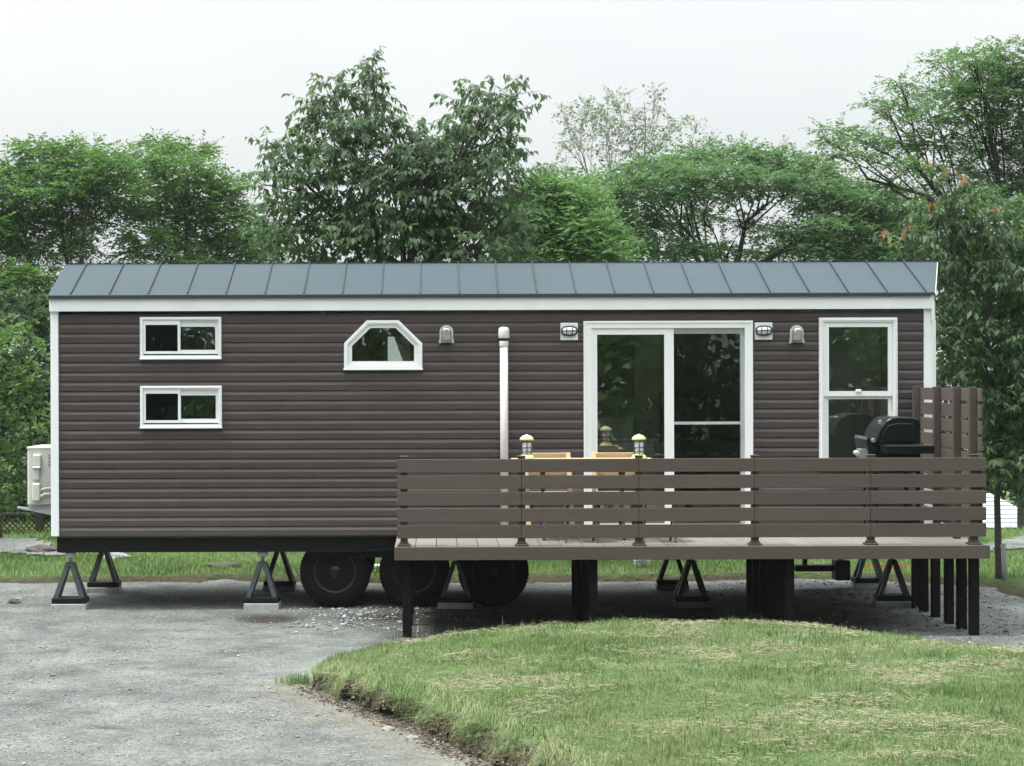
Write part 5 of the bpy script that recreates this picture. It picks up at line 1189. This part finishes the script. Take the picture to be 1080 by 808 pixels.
orange_t = [(1000, 198, 14, 8), (1024, 208, 18, 10), (1050, 222, 18, 9), (985, 222, 18, 9), (1012, 232, 26, 12), (1046, 246, 26, 12), (962, 250, 16, 6), (988, 254, 24, 11), (1024, 260, 32, 13), (1066, 262, 24, 14), (945, 266, 10, 4), (972, 270, 20, 6), (1010, 286, 24, 14), (1050, 290, 32, 16), (1084, 290, 22, 18), (1006, 318, 20, 14), (1040, 324, 34, 16), (1080, 330, 28, 18), (1008, 350, 20, 14), (1042, 358, 32, 16), (1084, 366, 28, 18), (1010, 382, 22, 14), (1048, 392, 32, 15), (1088, 402, 26, 16), (1026, 412, 28, 12), (1064, 426, 30, 16), (1092, 440, 22, 18), (1050, 450, 20, 13), (1078, 464, 24, 16), (1068, 490, 22, 14), (1090, 500, 20, 14), (1048, 478, 14, 10), (1110, 330, 26, 22), (1110, 410, 26, 22),
            (988, 174, 3.1, 2.5, OT), (1004, 181, 3.7, 2.5, OT), (1024, 192, 3.7, 3.1, OT), (1056, 218, 3.1, 2.5, OT), (1020, 233, 3.1, 1.9, OT), (961, 236, 3.7, 2.5, OT), (936, 241, 3.1, 2.5, OT), (952, 264, 3.1, 2.5, OT), (982, 214, 2.5, 1.9, OT)]
tree('persimmon_tree', 'bushy tree with drooping leaves and orange new shoots beside the right end of the home', 'tree', 24.4, orange_t, (1053, 440), 'droop', .12, (.105, .40), 9, .26, M['leaf_orange'], M['bark'], 12, .35, r0=.042, tsd=.22, tint0=.42)
sk = thing('tree_stake', (PX(1058.5, 24.2), 2.2, 0), 'pale weathered support stake tied against the slim trunk at the right', 'stake')
c = P(1058, 574, 24.2); MB().tube([(PX(1060, 24.2), 2.2, -.1), (PX(1058.6, 24.2), 2.25, c[1])], [.034, .03], 8).build('stake', M['stake'], sk)
MB().tube([(PX(1053, 24.3) + math.cos(a) * .07 + .02, 2.33 + math.sin(a) * .09, c[1] - .06) for a in np.linspace(0, 6.28, 14)], .008, 5, cap=False).build('tie', M['darkwood'], sk)
bush = [(8, 350, 22, 12), (34, 362, 12, 8), (-8, 372, 22, 14), (28, 386, 18, 10), (6, 400, 24, 12), (38, 410, 12, 8), (22, 428, 22, 10), (-10, 430, 22, 14), (36, 446, 10, 8), (10, 456, 24, 12), (-4, 482, 24, 12), (20, 488, 10, 10), (10, 512, 16, 10), (-14, 520, 20, 12), (14, 534, 10, 5), (-40, 400, 26, 20), (-45, 470, 26, 22)]
tree('leafy_bush', 'light green leafy bush at the left edge behind the air conditioner', 'bush', 29.5, bush, (-2, 520), 'round', .12, (.10, .5), 9, .26, M['leaf_bush'], M['bark'], 14, .6, r0=.06, tsd=.2)
backL = [(20, 330, 26, 14), (46, 372, 20, 14), (52, 420, 18, 16), (60, 470, 26, 18), (30, 470, 20, 16), (46, 515, 24, 14), (10, 520, 30, 14), (70, 400, 20, 18), (-20, 360, 26, 18), (-30, 440, 26, 20), (5, 430, 26, 18), (20, 395, 24, 16), (75, 520, 26, 14), (30, 545, 30, 8)]
tree('evergreen_shrub', 'dark green shrub filling the shade behind the lattice fence', 'bush', 35.5, backL, (30, 500), 'round', .22, (.15, .55), 9, .36, M['leaf_dark'], M['bark2'], 15, .7, r0=.08)
backR = [(1000, 300, 30, 20), (1060, 300, 34, 20), (1100, 300, 30, 22), (1000, 345, 30, 20), (1050, 350, 34, 20), (1100, 360, 30, 22), (1000, 395, 30, 20), (1050, 400, 34, 20), (1100, 410, 30, 22), (1010, 440, 30, 20), (1056, 450, 34, 20), (1100, 460, 30, 22), (1040, 494, 30, 16), (1080, 500, 34, 18), (1120, 510, 30, 18), (990, 280, 26, 14), (1020, 262, 30, 12), (1075, 262, 30, 14), (980, 480, 30, 18), (1150, 420, 40, 50)]
tree('evergreen_tree', 'dark green tree behind the persimmon tree and the gazebo', 'tree', 52.0, backR, (1078, 520), 'round', .13, (.22, .55), 9, .5, M['leaf_dark'], M['bark2'], 16, 1.2, r0=.16)
# slim trunks seen under the deck are young trees planted on the verge
for px, d_, rr, lb in ((637, 27.5, .10, 'brown stump like trunk seen under the deck right of the first post cluster'), (659, 28.5, .045, 'slim grey trunk seen under the deck left of the white wire crate'), (692, 28.0, .10, 'dark trunk seen under the deck beside the white wire crate')):
    x = PX(px, d_); y = d_ + CAMY; g0 = float(ground_z(x, y)); t = thing('tree', (x, y, g0), lb, 'tree', 'slim trunks on the verge')
    MB().tube([(x, y, g0 - .1), (x, y, g0 + .1), (x + .03, y, g0 + .9), (x + .02, y, g0 + 1.6)], [rr * 1.3, rr, rr * .9, rr * .75], 9).build('trunk', M['greybark'] if rr < .05 else M['bark'], t)
    r = np.random.default_rng(int(px)); foliage(r, [(px - 4, 470, 16, 10), (px + 6, 452, 14, 10), (px, 436, 12, 8)], d_, .2, 'round', .08, (.09, .5), 8, .2, M['leaf_dome'], t)
# far woods: behind the meadow, and behind the camera (seen in the window panes, and blocking low sky light)
def wood(name, label, pts, hmin, hmax, nleaf, size, seed, zoff=0.0, mat='leaf_dark'):
    r = np.random.default_rng(seed); PO = []; TI = []
    for (x, y) in pts:
        hgt = r.uniform(hmin, hmax); g0 = zoff
        for k_ in range(9):
            c = np.array([x + r.normal(0, 1.3), y + r.normal(0, 1.0), g0 + hgt * (r.uniform(.0, .95) if k_ > 2 else .07 + .06 * k_)]); R = np.array([1.7, 1.5, hgt * .16]) * r.uniform(.7, 1.2)
            u = nrm(r.normal(0, 1, (nleaf, 3))); PO.append(c + u * (r.uniform(0, 1, nleaf) ** .45)[:, None] * R); TI.append(np.clip(.45 + r.normal(0, .12) + r.normal(0, .15, nleaf), 0, .9))
    PO = np.concatenate(PO); n = len(PO); ax = nrm(r.normal(0, 1, (n, 3)) + np.array([0, 0, -.3])); up = nrm(r.normal(0, .5, (n, 3)) + np.array([0, 0, 1.])); s = nrm(np.cross(ax, up)); up = nrm(np.cross(s, ax))
    L = size * r.uniform(.6, 1.3, n)
    o = leaves_mesh(name, PO, ax, s, up, L, L * .6, np.concatenate(TI), M[mat], None); tag(o, label, 'wood', kind='stuff'); return o
wood('far_wood', 'far dark wood along the edge of the meadow behind everything', [(x + random.uniform(-.8, .8), 66 + random.uniform(-3, 3)) for x in np.arange(-34, 40, 2.2)], 3.2, 5.0, 170, .42, 31, -1.6)
ring = [(x + random.uniform(-.8, .8), -36 + random.uniform(-2, 2)) for x in np.arange(-26, 28, 2.4)] + [(-24 + random.uniform(-2, 2), y) for y in np.arange(-38, 14, 2.6)] + [(27 + random.uniform(-2, 2), y) for y in np.arange(-38, 16, 2.6)]  # tall unseen trees behind and beside the camera, added to darken the space under the deck
wood('light_block_wood', 'unseen leafy wood around the near side of the yard, raised to block low sky light, mirrored in the window panes', ring, 15, 21, 520, .42, 32, 0.0, 'leaf_left')

hz = MB().box(-306, 306, -406, 406, -6.0, 26.0).build('haze', M['white']); tag(hz, kind='stuff')
hm, hn, ho = new_mat('thin_moist_air'); pv = hn.nodes.new('ShaderNodeVolumePrincipled')
pv.inputs['Color'].default_value = (0.88, 0.93, 0.92, 1); pv.inputs['Density'].default_value = 0.00035; pv.inputs['Anisotropy'].default_value = 0.3
hn.links.new(pv.outputs[0], ho.inputs['Volume']); hz.data.materials.clear(); hz.data.materials.append(hm)
